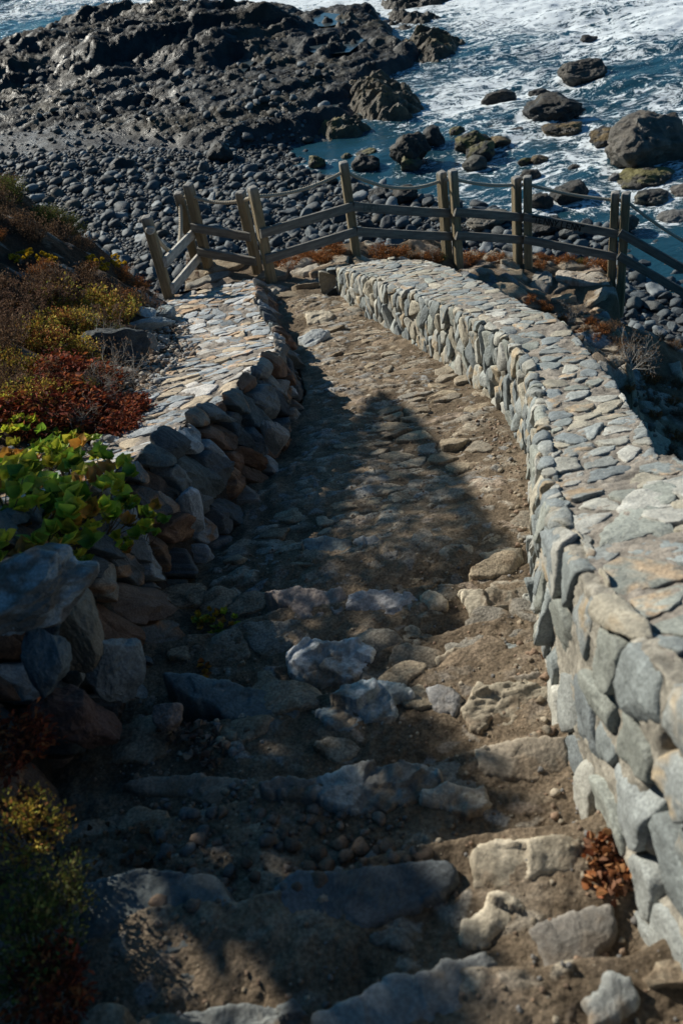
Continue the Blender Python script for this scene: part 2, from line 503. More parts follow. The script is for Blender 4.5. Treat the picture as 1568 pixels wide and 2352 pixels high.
def make_patch(name, x0, x1, y0, y1, st, fn, mat, label_kind='structure', dz=0.):
    X_ = np.arange(x0, x1 + st * .5, st); Y_ = np.arange(y0, y1 + st * .5, st)
    x, y = np.meshgrid(X_, Y_, indexing='ij')
    z, c = fn(x, y)
    o = gridmesh(name, np.stack([x, y, z + dz], -1), mat, c)
    return tag(o, kind=label_kind)


make_patch('stepped_path', -1.12, 1.10, .30, 3.10, .0055, path_surface, M_PATH)
make_patch('cobbled_path', -.75, 1.30, 3.10, 8.75, .0085, path_surface, M_PATH)


def terrace_surface(x, y):
    z = ground(x, y)
    wx = x + .07 * noise(x * 3, y * 3, 0, 91); wy = y + .07 * noise(x * 3, y * 3, 4, 92)
    e, r, dx, dy = voronoi(wx, wy, .34, .25, 93, .9, .8)
    big = fbm(x * 1.6, y * 1.6, 0, 4, 94); rough = fbm(x * 8, y * 8, 0, 5, 95)
    yf = np.interp(x, FX, FY) + .15
    s1 = np.clip(sst(.01, .05, e) * (r[0] * 1.6 - .55 + .3 * big), 0, 1)
    dz = .055 * s1 + .012 * rough + s1 * (.16 * dx * (r[3] - .5) + .2 * dy * (r[4] - .5))
    c1 = pal(PEB, r[1]) * (.7 + .4 * r[2])[..., None]
    w = sst(-.6, .9, big)[..., None]
    dirt = (DIRT * w + DIRT2 * (1 - w)) * .95
    k = sst(.1, .5, s1)[..., None] * .9
    c = dirt * (1 - k) + c1 * k
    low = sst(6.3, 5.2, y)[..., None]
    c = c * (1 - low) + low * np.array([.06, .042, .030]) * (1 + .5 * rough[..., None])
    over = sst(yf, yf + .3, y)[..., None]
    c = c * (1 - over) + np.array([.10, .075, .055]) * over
    return z + dz, c


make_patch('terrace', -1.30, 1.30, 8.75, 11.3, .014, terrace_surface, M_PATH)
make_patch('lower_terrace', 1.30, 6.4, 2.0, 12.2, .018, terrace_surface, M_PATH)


def bank_surface(x, y):
    z = ground(x, y)
    rough = fbm(x * 6, y * 6, 0, 5, 96); big = fbm(x * 1.3, y * 1.3, 0, 3, 97)
    e, r, dx, dy = voronoi(x + .05 * rough, y, .11, .09, 98, .9, .6)
    s1 = np.clip(sst(.005, .03, e) * (r[0] * 2 - 1.25), 0, 1)
    z = z + .03 * rough + .03 * s1
    w = sst(-.7, .7, big + .3 * rough)[..., None]
    c = np.array([.085, .052, .034]) * w + np.array([.045, .032, .025]) * (1 - w)
    k = (s1 > .2)[..., None]
    c = np.where(k, pal([[.22, .2, .18], [.16, .12, .09], [.28, .25, .22]], r[1]), c)
    return z, c


make_patch('hillside', -7.0, -1.12, -1.5, 13.5, .03, bank_surface, M_EARTH)
make_patch('hillside', -1.12, -.75, 3.1, 8.75, .03, bank_surface, M_EARTH, dz=-.01)


def cliff_surface(x, y):
    z = np.where(y < 12, ground(x, y) - .05, np.maximum(ground(x, y) - .05, 0))
    c = np.broadcast_to(np.array([.07, .055, .045]), x.shape + (3,)) * (1 + .3 * fbm(x * 2, y * 2, 0, 4, 99))[..., None]
    return z, c


make_patch('cliff', -16, 14, 10.9, 17.0, .09, cliff_surface, M_EARTH)

# ------------------------------------------------------------------ dry stone walls
GREY = np.array([.84, .85, .83]) * np.array([[.30, .32, .325], [.36, .375, .37], [.43, .42, .385], [.27, .295, .30], [.44, .40, .33], [.33, .345, .32], [.50, .49, .46], [.24, .265, .28]])
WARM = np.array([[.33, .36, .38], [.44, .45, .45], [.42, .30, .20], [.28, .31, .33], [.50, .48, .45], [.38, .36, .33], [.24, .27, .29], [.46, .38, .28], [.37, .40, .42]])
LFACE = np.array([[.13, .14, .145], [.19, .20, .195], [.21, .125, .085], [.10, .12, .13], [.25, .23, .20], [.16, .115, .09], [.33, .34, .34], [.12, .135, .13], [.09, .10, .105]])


def resamp(P_, st):
    P_ = np.asarray(P_, float)
    s = np.concatenate([[0], np.cumsum(np.linalg.norm(np.diff(P_[:, :2], axis=0), axis=1))])
    return s


def n_e(s, t, seed): return fbm(s * 40, t * 40, 0, 2, seed + 31)


def stones(s, t, cs, ct, seed, palette, gap, depth, tilt, mortar, mort_amt, sharp=.012, big=.84, warp=.35, worn=.0, puff=.12, fill=None, facet=.8):
    ws = s + warp * cs * (noise(s / cs * .9, t / ct * .9, 0, seed + 1) + .35 * noise(s / cs * 3.7, t / ct * 3.7, 0, seed + 2))
    wt = t + warp * ct * (noise(s / cs * .9, t / ct * .9, 3, seed + 3) + .35 * noise(s / cs * 3.7, t / ct * 3.7, 3, seed + 4))
    e, r, ds, dt = voronoi(ws, wt, cs, ct, seed, 1.0, big)
    e = e + .003 * n_e(s, t, seed); k = sst(gap, gap + sharp, e)
    dome = np.clip((e - gap) / .03, 0, 1) ** .5
    ef, rf, dsf, dtf = voronoi(ws * 1.0 + 5, wt, cs * .55, ct * .40, seed + 50, .95, .75)
    n1 = fbm(s * 16, t * 16, 0, 4, seed + 6); n2 = fbm(s * 55, t * 55, 0, 3, seed + 7)
    h = depth * (k * (.40 + .60 * r[0]) + puff * k * dome) + k * tilt * (ds * (r[3] - .5) + dt * (r[4] - .5)) + k * facet * tilt * (dsf * (rf[3] - .5) + dtf * (rf[4] - .5)) + k * .006 * n1 + .0028 * n2
    c = pal(palette, r[1]) * (.78 + .44 * r[2])[..., None] * (1 + .16 * n1 + .10 * n2)[..., None]
    # rusty or pale veins inside single stones
    vein = sst(.25, .6, fbm(s * 9 + 5, t * 9, 0, 3, seed + 9) + .5 * (r[5] - .5))[..., None] * worn
    c = c * (1 - vein) + np.array([.34, .235, .15]) * vein
    if fill is not None:     # joints packed flush with mortar except for open holes
        op = sst(-.05, .25, fbm(s * 4.5 + 9, t * 4.5, 0, 3, seed + 40) + (.5 - fill) * 1.4)
        fh = depth * .45 + .003 * n1
        h = np.where(k < .99, h * k + (1 - k) * (fh * (1 - op) - .022 * op), h)
        mortar = np.array([.27, .25, .21]) * (1 - op[..., None]) + np.asarray(mortar) * op[..., None]
    mc = np.asarray(mortar) * (1 + .35 * n2 + .25 * n1)[..., None]
    kk = (k * sst(-.3, .15, r[0] - mort_amt + .25 * n1))[..., None]
    kk = np.maximum(kk, 0)
    h = np.where(kk[..., 0] < .5, h * .25 + .004 * n1 + .003 * n2, h) if mort_amt > 0 else h
    c = c * kk + mc * (1 - kk)
    return h, c, r


def curve(Yk, Xk, ys):
    # smoothed interpolation
    r = 0
    for o in (-.2, -.1, 0, .1, .2): r = r + np.interp(ys + o, Yk, Xk)
    return r / 5



def clip(poly, n, c):
    """keep the part of a convex polygon where p.n <= c"""
    out = []; m = len(poly); d = poly @ n - c
    for i in range(m):
        a, b = d[i], d[(i + 1) % m]
        if a <= 0: out.append(poly[i])
        if (a < 0) != (b < 0) and a != b: out.append(poly[i] + (poly[(i + 1) % m] - poly[i]) * (a / (a - b)))
    return np.array(out) if len(out) > 2 else None


def cells(s0, s1, t0, t1, cs, ct, rg, jit=.95, drop=.25, merge=True):
    """irregular fitted cells covering a strip; a few seeds are dropped so that sizes vary"""
    ni, nj = int((s1 - s0) / cs) + 3, int((t1 - t0) / ct) + 3
    S = {}
    for j in range(nj):
        for i in range(ni):
            if rg.random() < drop: continue
            S[i, j] = np.array([s0 + (i - .5 + (j % 2) * .5 + jit * (rg.random() - .5)) * cs, t0 + (j - .5 + jit * (rg.random() - .5)) * ct])
    K = np.array([1 / cs, 1 / ct])
    for (i, j), p in S.items():
        q = p * K
        poly = q + np.array([(-2, -2), (2, -2), (2, 2), (-2, 2)]) * .95
        for dj in (-3, -2, -1, 0, 1, 2, 3):
            for di in (-3, -2, -1, 0, 1, 2, 3):
                if (di or dj) and (i + di, j + dj) in S and poly is not None:
                    o = S[i + di, j + dj] * K; n = o - q
                    poly = clip(poly, n, n @ (o + q) / 2)
        if poly is not None:
            yield p, poly / K


def stone_mesh(ac, poly, fmap, rg, h, col, bevel=.008, deep=.05, gap=.004, seg=.018, wob=.003, dome=.0, tilt=.1, rough=.003, rnd=1, chip=1, vary=None):
    """one fitted stone standing on its cell; fmap(S, T, H) places it in the world"""
    c = poly.mean(0); P_ = poly
    for _ in range(rnd):   # corner cutting
        nx_ = np.roll(P_, -1, 0); P_ = np.stack([P_ * .8 + nx_ * .2, P_ * .2 + nx_ * .8], 1).reshape(-1, 2)
    out = []
    for a, b in zip(P_, np.roll(P_, -1, 0)):
        L = np.linalg.norm(b - a); k = max(1, int(round(L / seg)))
        for q in range(k): out.append(a + (b - a) * q / k)
    P_ = np.array(out)
    if len(P_) < 5: return
    sd = rg.integers(1, 9999)
    P_ = P_ + wob * np.c_[noise(P_[:, 0] / .022, P_[:, 1] / .022, 0, sd), noise(P_[:, 0] / .022, P_[:, 1] / .022, 5, sd)]
    d = P_ - c; r = np.linalg.norm(d, axis=1, keepdims=True) + 1e-6; rm = float(r.mean())
    P_ = c + d * np.clip(1 - gap / r, .3, 1); d = P_ - c
    if rm < gap * 2.2: return
    b_ = min(bevel / rm, .45)
    rings = [(1.0, -deep), (1.0, -bevel), (1 - b_ * .35, -bevel * .25), (1 - b_, 0), (.62, 0), (.3, 0)]
    tl = rg.normal(size=2) * tilt
    planes = [(lambda a, cc, k: (np.array([math.cos(a), math.sin(a)]), cc, k))(rg.uniform(0, 6.3), rg.uniform(.25, .7) * rm, rg.uniform(.25, .8)) for _ in range(chip)]
    V = []
    for sc, dz in rings:
        q = c + d * sc; e = q - c
        top = h + e @ tl + dome * (1 - sc * sc) + rough * (noise(q[:, 0] / .045, q[:, 1] / .045, 1, sd) + .5 * noise(q[:, 0] / .018, q[:, 1] / .018, 2, sd))
        for n_, cc, k_ in planes: top = top - np.clip(e @ n_ - cc, 0, None) * k_
        hh = np.where(dz <= -deep, h - deep, top + dz) if dz < -bevel else top + dz
        V.append(np.c_[q, hh if np.ndim(hh) else np.full(len(q), hh)])
    n = len(P_); V.append(np.array([[c[0], c[1], h + dome]]))
    V = np.concatenate(V); i = np.arange(len(rings) * n).reshape(len(rings), n)
    W = fmap(V[:, 0], V[:, 1], V[:, 2])
    q4 = np.stack([i[:-1], np.roll(i[:-1], -1, 1), np.roll(i[1:], -1, 1), i[1:]], -1).reshape(-1, 4)
    t3 = np.stack([i[-1], np.roll(i[-1], -1), np.full(n, len(rings) * n)], -1)
    n1 = noise(V[:, 0] / .05, V[:, 1] / .05, sd, 9) ; n2 = noise(V[:, 0] / .013, V[:, 1] / .013, sd, 10)
    cc = np.asarray(col) * (1 + .13 * n1 + .09 * n2)[:, None]
    if vary is not None:
        k = (sst(.15, .6, n1 + .4 * n2))[:, None]; cc = cc * (1 - k) + np.asarray(vary) * k
    b0 = ac.n
    ac.add(W, q4, cc)
    ac.f.setdefault(3, []).append(t3 + b0)


def orient(P_, f, want):
    return f


class Face:
    """wall face: S along, T from the top edge (negative below, positive over the top), H outwards"""
    def __init__(q, ys, XB, XT, ZB, ZT, side):
        q.s = np.concatenate([[0], np.cumsum(np.hypot(np.diff(ys), np.diff(XT)))]); q.a = (ys, XB, XT, ZB, ZT); q.side = side
        tx, ty = np.gradient(XT, q.s), np.gradient(ys, q.s); L = np.hypot(tx, ty)
        q.nx, q.ny = side * ty / L, -side * tx / L
        q.L = np.sqrt((ZT - ZB) ** 2 + (XT - XB) ** 2)

    def __call__(q, S, T, H):
        I = lambda v: np.interp(S, q.s, v)
        y, XB, XT, ZB, ZT = (I(v) for v in q.a); nx, ny, L = I(q.nx), I(q.ny), I(q.L)
        up = np.clip(1 + np.minimum(T, 0) / L, -.3, 1); over = np.clip(T, 0, None)
        rr = sst(-.02, .02, T)
        x = XB * (1 - up) + XT * up - nx * over + nx * H * (1 - rr); yy = y - ny * over + ny * H * (1 - rr)
        z = ZB + (ZT - ZB) * up + H * rr
        return np.stack([x, yy, z], -1)


class Cap:
    def __init__(q, ys, XI, XO, ZT):
        q.s = np.concatenate([[0], np.cumsum(np.hypot(np.diff(ys), np.diff(XI)))]); q.a = (ys, XI, ZT); q.g = np.sign(XO[0] - XI[0]); q.W = np.abs(XO - XI)

    def __call__(q, S, T, H):
        y, XI, ZT = (np.interp(S, q.s, v) for v in q.a)
        W = np.interp(S, q.s, q.W); ov = np.clip(T - W, 0, None); und = .014 * fbm(S * 2.2, T * 2.2, 0, 2, 22)
        return np.stack([XI + q.g * np.minimum(T, W + .02), y + 0 * T, ZT + H - ov * 3 + und], -1)


def strip(name, parent, fm, s1, t0, t1, st, mortar, mat, amp=.005, off=0., seed=1, holes=0., flip=False, dark=None):
    S, T = np.meshgrid(np.arange(0, s1, st), np.arange(t0, t1, st), indexing='ij')
    n1 = fbm(S * 14, T * 14, 0, 3, seed); n2 = fbm(S * 60, T * 60, 0, 3, seed + 1)
    h = off + amp * n1 + amp * .8 * n2
    mm = np.asarray(mortar) * (1 + .22 * n1 + .35 * n2)[..., None]
    if dark is not None:
        k = dark(S, T)[..., None]; mm = mm * (1 - k) + np.array([.05, .043, .036]) * k; h = h - .03 * k[..., 0]
    return gridmesh(name, fm(S, T, h), mat, mm, parent, flip=flip)


def few(p, rg): return rg.random() < .06


def lay(fm, s1, t0, t1, cs, ct, seed, palette, tmax=None, scl=None, skip=None, drop=.25, jit=.95, hrange=(.004, .016), worn=None, **kw):
    rg = np.random.default_rng(seed); ac = Acc()
    for p, poly in cells(0, s1, t0, t1, cs, ct, rg, jit, drop):
        if p[0] < -cs or p[0] > s1 + cs: continue
        if tmax is not None:
            tm = tmax(p[0]); poly = clip(poly, np.array([0, 1.]), tm)
            if poly is None: continue
        poly = clip(poly, np.array([0, -1.]), -t0)
        if poly is None: continue
        if skip is not None and skip(p, rg): continue
        c = palette[rg.integers(len(palette))] * rg.uniform(.78, 1.18)
        vv = None
        if worn is not None and rg.random() < .22: vv = np.array(worn) * rg.uniform(.8, 1.2)
        g = kw.get('gap', .004) * rg.uniform(.5, 1.8)
        stone_mesh(ac, poly, fm, rg, rg.uniform(*hrange), c, vary=vv, **{**kw, 'gap': g})
    return ac


def fixn(o, ref):
    """turn faces the right way by comparing with a direction that points out of the wall"""
    me = o.data; n = np.zeros(len(me.polygons) * 3); me.polygons.foreach_get('normal', n); n = n.reshape(-1, 3)
    if (n @ np.asarray(ref)).sum() < 0: me.flip_normals()
    return o


# right wall
rw = empty('stone_wall', (0, 0, 0), 'long curving grey stone wall on the right side of the steps', 'stone wall')
ys = np.arange(-.3, 8.62, .0075)
XI = curve(Y_RB, X_RB, ys); XO = curve(Y_RO, X_RO, ys)
HT = curve(Y_RH, Z_RH, ys) + .012 * fbm(ys * 2, 0 * ys, 0, 3, 203)
ZP = pz0(ys); XTi = XI - .01
fR = Face(ys, XI - .03, XTi, ZP - .15, ZP + HT, -1); sR = fR.s[-1]
cR = Cap(ys, XTi + .03, XO, ZP + HT - .004)
holes = lambda S, T: np.clip(sst(.0, .3, fbm(S * 4.5, T * 4.5, 0, 3, 40) + (np.interp(S, [1.2, 3.5, 6], [-.30, .05, .3]))), 0, 1)
fixn(strip('mortar', rw, fR, sR, -.85, .05, .011, [.27, .25, .21], M_STONE, .005, .002, 41, dark=holes), (-1, 0, 0))
# the stones get bigger towards the near end
ac = Acc(); big_ = 2.2
a1 = lay(fR, 2.1, -.85, .045, .15, .17, 43, GREY, tmax=lambda s_: .045, hrange=(.010, .022), gap=.0045, bevel=.008, seg=.02, tilt=.06, rough=.004, chip=2, deep=.05, drop=.2, worn=(.36, .29, .2))
a2 = lay(lambda S, T, H: fR(S + 2.1, T, H), sR - 2.1, -.85, .045, .085, .135, 44, GREY, tmax=lambda s_: .045, hrange=(.006, .026), gap=.0045, bevel=.007, seg=.018, tilt=.12, rough=.004, chip=2, deep=.05, drop=.28, worn=(.36, .29, .2))
for q_, nm_ in ((a1, 'face_stones'), (a2, 'face_stones')):
    fixn(q_.build(nm_, M_STONE, rw), (-1, 0, .3))
fixn(strip('mortar', rw, cR, sR, 0, float(cR.W.max()) + .9, .011, [.23, .205, .175], M_STONE, .0055, -.003, 46), (0, 0, 1))
wmax = lambda cp: (lambda s_: float(np.interp(s_, cp.s, cp.W)) + .01)
a1 = lay(cR, 2.0, .0, .62, .135, .125, 47, GREY, tmax=wmax(cR), skip=few, hrange=(.001, .006), gap=.011, bevel=.004, seg=.016, tilt=.035, rough=.003, chip=1, deep=.03, drop=.34, wob=.006, worn=(.38, .29, .2))
a2 = lay(lambda S, T, H: cR(S + 2.0, T, H), sR - 2.0, .0, .62, .112, .100, 48, GREY, tmax=lambda s_: wmax(cR)(s_ + 2.0), skip=few, hrange=(.001, .006), gap=.010, bevel=.004, seg=.016, tilt=.045, rough=.003, chip=1, deep=.03, drop=.34, wob=.006, worn=(.38, .29, .2))
for q_ in (a1, a2): fixn(q_.build('top_stones', M_STONE, rw), (0, 0, 1))
# far end of the right wall
fE = lambda S, T, H: np.stack([XTi[-1] + .0 + S, ys[-1] + .0 + H, ZP[-1] + HT[-1] + T], -1)
fixn(strip('mortar', rw, fE, float(XO[-1] - XTi[-1]), -.45, .0, .012, [.1, .085, .07], M_STONE, .004, 0, 49), (0, 1, 0))
fixn(lay(fE, float(XO[-1] - XTi[-1]), -.45, .0, .09, .13, 50, GREY, tmax=lambda s_: 0., hrange=(.01, .03), gap=.004, deep=.05).build('face_stones', M_STONE, rw), (0, 1, 0))

# left wall
lw = empty('stone_wall', (0, 0, 0), 'low bulging wall of grey and rusty stones on the left below the planted bank', 'stone wall')
ys = np.arange(-.3, 8.9, .0075)
XB, XT, XOl = curve(Y_LB, X_LB, ys), curve(Y_LT, X_LT, ys), curve(Y_LO, X_LO, ys)
wob_ = .03 * fbm(ys * 1.7, 0 * ys, 0, 3, 243)
XT = XT + wob_; XB = XB + wob_
HL = curve(Y_LH, Z_LH, ys) + .02 * fbm(ys * 1.5, 0 * ys, 0, 3, 245)
ZP = pz0(ys)
fL = Face(ys, XB, XT, ZP - .12, ZP + HL, 1); sL = fL.s[-1]
cL = Cap(ys, XT - .03, XOl, ZP + HL - .004)
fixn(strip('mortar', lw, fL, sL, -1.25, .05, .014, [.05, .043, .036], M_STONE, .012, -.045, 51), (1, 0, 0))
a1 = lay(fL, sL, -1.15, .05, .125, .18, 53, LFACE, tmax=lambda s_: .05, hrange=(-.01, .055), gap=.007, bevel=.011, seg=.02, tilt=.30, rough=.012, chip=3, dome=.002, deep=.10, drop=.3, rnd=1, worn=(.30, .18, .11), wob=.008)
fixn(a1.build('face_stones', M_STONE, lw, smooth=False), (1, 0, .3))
fixn(strip('mortar', lw, cL, sL, 0, float(cL.W.max()) + .05, .012, [.20, .175, .15], M_STONE, .007, -.004, 56), (0, 0, 1))
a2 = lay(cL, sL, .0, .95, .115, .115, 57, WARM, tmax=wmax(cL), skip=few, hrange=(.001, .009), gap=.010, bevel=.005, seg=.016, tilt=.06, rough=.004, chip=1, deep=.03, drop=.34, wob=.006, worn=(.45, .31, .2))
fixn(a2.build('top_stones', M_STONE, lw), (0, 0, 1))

# paving stones worn flush into the ramp
def fP(S, T, H):
    return np.stack([S, T, ground(S, T) + H], -1)


def not_paved(p, rg):
    x_, y_ = p
    if y_ > 5.2 and rg.random() < .15: return True
    if y_ < 2.95 or y_ > 8.7: return True
    e_ = min(x_ - np.interp(y_, Y_LB, X_LB), np.interp(y_, Y_RB, X_RB) - x_)
    if e_ < .05: return True
    return rg.random() < .20 + .5 * (e_ < .16) + .25 * float(noise(x_ * 2, y_ * 2, 0, 3))


PAVE = np.array([1.12, 1.04, .93]) * np.array([[.33, .295, .24], [.30, .285, .255], [.37, .33, .265], [.265, .27, .265], [.30, .25, .20], [.34, .32, .28]])


def lay_xy(x0, x1, y0, y1, cs, ct, seed, palette, skip, **kw):
    rg = np.random.default_rng(seed); ac = Acc(); hr = kw.pop('hrange')
    for p, poly in cells(x0, x1, y0, y1, cs, ct, rg, .95, .2):
        if skip(p, rg): continue
        w = rg.uniform(.1, .6); col = palette[rg.integers(len(palette))] * rg.uniform(.8, 1.12) * (1 - w * .5) + DIRT * w * .5
        stone_mesh(ac, poly, fP, rg, rg.uniform(*hr), col, vary=DIRT * 1.05, **{**kw, 'gap': kw['gap'] * rg.uniform(.6, 2.4)})
    return ac


a3 = lay_xy(-.75, 1.2, 2.9, 8.75, .18, .125, 61, PAVE, not_paved, hrange=(-.004, .007), gap=.009, bevel=.010, seg=.018, tilt=.09, rough=.005, chip=2, deep=.05, rnd=2, wob=.006)
tag(fixn(a3.build('paving_stones', M_PATH), (0, 0, 1)), kind='structure')


def on_terrace(p, rg):
    x_, y_ = p
    if x_ < 1.2: ok = y_ > 8.7
    else: ok = y_ > 7.4
    return not (ok and y_ < np.interp(x_, FX, FY) + .05 and x_ < 3.7 and rg.random() < .62)


a4 = lay_xy(-.6, 3.8, 7.4, 10.9, .30, .20, 62, PAVE, on_terrace, hrange=(.01, .07), gap=.02, bevel=.012, seg=.03, tilt=.16, rough=.006, chip=2, deep=.12, rnd=1, wob=.008)
tag(fixn(a4.build('terrace_stones', M_PATH), (0, 0, 1)), kind='structure')

# ------------------------------------------------------------------ stones of the steps
SLABS = []


def slab(poly, z, col, label, name='step_stone', rise=.02, rough=.008, col2=None, seed=1, tilt=(0, 0), streak=False, **kw):
    for _ in range(3):       # seat the stone on the tread it lies on
        W = np.array([onz(u, v, z)[:2] for u, v in poly]); c0 = W.mean(0)
        nearh = c0 + (W[W[:, 1] < c0[1] + .02] - c0) * .6
        z = float(np.median(ground(nearh[:, 0], nearh[:, 1]))) + .010 + rise * .2
    SLABS.append(W)
    lo, hi = W.min(0) - .04, W.max(0) + .04; st = .0048; hd = (hi[1] - lo[1]) / 2
    x, y = np.meshgrid(np.arange(lo[0], hi[0], st), np.arange(lo[1], hi[1], st), indexing='ij')
    sd = poly_sd(x + .006 * noise(x * 18, y * 18, 0, seed), y + .006 * noise(x * 18, y * 18, 3, seed), W)
    e1, _, _, _ = voronoi(x + seed, y, .05, .04, seed + 7, 1., .9)
    sd = sd + .005 * fbm(x * 30, y * 30, 0, 3, seed + 4) - .004 + .003 * sst(.006, 0, e1)
    n1 = fbm(x * 7 + seed, y * 7, 0, 4, seed + 1); n2 = fbm(x * 34 + seed, y * (110 if streak else 34), 0, 4, seed + 2)
    ef, rf, dxf, dyf = voronoi(x + .02 * n1 + seed, y, .11, .075, seed, 1., .8)
    fac = dxf * (rf[3] - .5) + dyf * (rf[4] - .5)
    k_ = rough / .008
    ins = np.clip(-sd / .010, 0, 1)
    tp = -.002 + min(rise, .03) * .35 * np.clip(-sd / .06, 0, 1) ** .5 + rough * (.28 * n1 + .32 * n2) + min(k_, 2) * .30 * fac + tilt[0] * (x - c0[0]) * .5 + tilt[1] * (y - c0[1]) * .4 + .014 * np.clip((y - c0[1]) / hd, -1, 1)
    zz = tp - .012 * (1 - ins) ** 2 - np.clip(sd, 0, 1) * 14
    n3 = fbm(x * 8 + seed, y * 8, 0, 5, seed + 5); n4 = fbm(x * 45 + seed, y * 45, 0, 3, seed + 6)
    c = np.array(col) * (1 + .14 * n3 + .12 * n4)[..., None]
    if col2 is not None:
        k = sst(.0, .3, n3 + .5 * n4)[..., None]; c = c * (1 - k) + np.array(col2) * k
    crest = (sst(.03, .0, -sd) * sst(.1, .6, (y - c0[1]) / hd + .4 * n3) * .35)[..., None]     # rubbed pale front edge
    c = c * (1 + 1.3 * crest)
    soil = (np.clip(sst(.0, .7, -n3 * .6 - .7 * (y - c0[1]) / hd + .4 * n4 - .15), 0, .9) * (.95 if rough > .005 else .45))[..., None]
    c = c * (1 - soil) + DIRT * .95 * soil
    o = gridmesh(name, np.stack([x - c0[0], y - c0[1], zz], -1), M_SLAB, c, None, keep=(sd < .012))
    o.location = (c0[0], c0[1], z)
    return tag(o, label, 'stone')


TAN, TAN2 = (.33, .285, .215), (.40, .35, .27)
GRY, DRK, WHT, BLU = (.24, .24, .225), (.085, .095, .10), (.50, .50, .48), (.20, .225, .235)
slab([(190, 2030), (330, 2005), (500, 2015), (520, 2060), (560, 2110), (530, 2200), (430, 2280), (300, 2300), (200, 2250), (170, 2150)], 9.18, (.11, .125, .125),
     'large dark grey flat slab at the lower left of the steps, covered in fine grit', seed=301)
slab([(545, 2115), (600, 2060), (680, 2003), (800, 1998), (920, 1988), (1035, 1980), (1052, 2010), (1020, 2060), (950, 2085), (820, 2130), (700, 2200), (600, 2210), (540, 2170)], 9.19, (.10, .112, .12),
     'smooth blue-black slab in the middle of the steps with small spots of sun on it', seed=302, rough=.004)
slab([(240, 2360), (330, 2335), (450, 2322), (620, 2300), (668, 2292), (705, 2325), (690, 2420), (240, 2440)], 9.345, (.17, .18, .175), 'dark stone cut off by the bottom edge of the picture, left of a sunlit crack', seed=303)
slab([(715, 2325), (784, 2292), (850, 2268), (900, 2250), (990, 2230), (1005, 2210), (1060, 2195), (1110, 2195), (1132, 2215), (1122, 2270), (1105, 2310), (1060, 2350), (980, 2400), (720, 2420)], 9.35, (.20, .205, .20),
     'big grey boulder slab at the bottom of the picture with one sunlit corner', seed=304, rise=.045, edge=.06)
slab([(1089, 1949), (1144, 1934), (1209, 1929), (1284, 1924), (1334, 1924), (1344, 1964), (1314, 2004), (1234, 2014), (1184, 2039), (1134, 2044), (1084, 2034), (1079, 2004)], 9.14, TAN,
     'sunlit tan stone with a flat straight front, left of the reddish dead leaves', seed=305, rise=.03, col2=TAN2)
slab([(1114, 2064), (1164, 2051), (1194, 2064), (1209, 2104), (1184, 2124), (1144, 2144), (1094, 2174), (1064, 2179), (1054, 2154), (1059, 2109), (1094, 2089)], 9.24, TAN2,
     'sunlit pointed tan stone touching the upper left corner of the smooth brown-grey slab', seed=306, rise=.04, rough=.012)
slab([(1204, 2129), (1234, 2119), (1309, 2099), (1359, 2084), (1409, 2086), (1418, 2124), (1409, 2164), (1384, 2189), (1359, 2224), (1284, 2254), (1244, 2224), (1234, 2199), (1224, 2164)], 9.27, (.20, .185, .165),
     'smooth sunlit brown-grey slab below the reddish dead leaves', seed=307, rough=.003)
slab([(1134, 2314), (1184, 2284), (1234, 2272), (1264, 2280), (1260, 2310), (1200, 2345), (1140, 2362)], 9.37, TAN, 'low tan stone bedded in soil at the bottom right, beside the big grey boulder slab', seed=308)
slab([(1340, 2300), (1400, 2240), (1440, 2250), (1460, 2290), (1420, 2340), (1350, 2362)], 9.36, (.27, .28, .27), 'pale grey stone half buried in soil in the bottom right corner', seed=309)
slab([(284, 1804), (334, 1789), (409, 1779), (484, 1779), (544, 1786), (584, 1804), (534, 1822), (524, 1842), (459, 1844), (409, 1828), (334, 1829), (294, 1819)], 9.01, (.24, .195, .15),
     'long shaded brown stone on a step edge at the left, above the loose gravel', seed=310)
slab([(600, 1805), (660, 1785), (740, 1775), (830, 1755), (920, 1750), (1000, 1755), (1012, 1790), (990, 1830), (900, 1852), (820, 1862), (740, 1842), (650, 1838), (610, 1825)], 9.01, (.19, .185, .17),
     'rough shaded rock with pale crusty veins in the middle of a step edge', seed=311, rough=.02, col2=(.36, .37, .35))
slab([(1090, 1720), (1160, 1706), (1234, 1696), (1300, 1694), (1312, 1730), (1305, 1775), (1250, 1790), (1180, 1788), (1110, 1772), (1095, 1750)], 9.0, (.26, .22, .17), 'broad dusty tan stone of a step, its right end against the wall foot', seed=312, rough=.006)
slab([(960, 1822), (1000, 1806), (1040, 1800), (1110, 1806), (1128, 1838), (1105, 1870), (1060, 1868), (1010, 1850), (966, 1842)], 9.06, (.40, .36, .30), 'small pale knobbly rock catching the sun in the middle of a step', seed=313, rough=.022)
slab([(375, 1551), (450, 1551), (525, 1561), (560, 1571), (605, 1581), (650, 1586), (690, 1611), (670, 1656), (600, 1660), (550, 1651), (475, 1612), (400, 1580)], 8.85, (.12, .14, .14), 'smooth dark blue-grey slab in shade at the left, above the pile of dry leaves', seed=314, rough=.004, tilt=(0, .15))
slab([(720, 1630), (784, 1582), (874, 1561), (920, 1566), (949, 1591), (912, 1604), (905, 1640), (890, 1670), (830, 1676), (760, 1667), (735, 1645)], 8.87, (.30, .34, .34), 'jagged pale blue-green rock with a white crest in the middle of the steps', seed=315, rough=.02, col2=(.5, .51, .5), rise=.05, tilt=(0, .25))
slab([(976, 1578), (1004, 1573), (1049, 1583), (1059, 1606), (1041, 1638), (994, 1620)], 8.89, (.26, .255, .25), 'rounded grey stone about hand sized beside the jagged pale rock', seed=316, rise=.05, rough=.003, edge=.05)
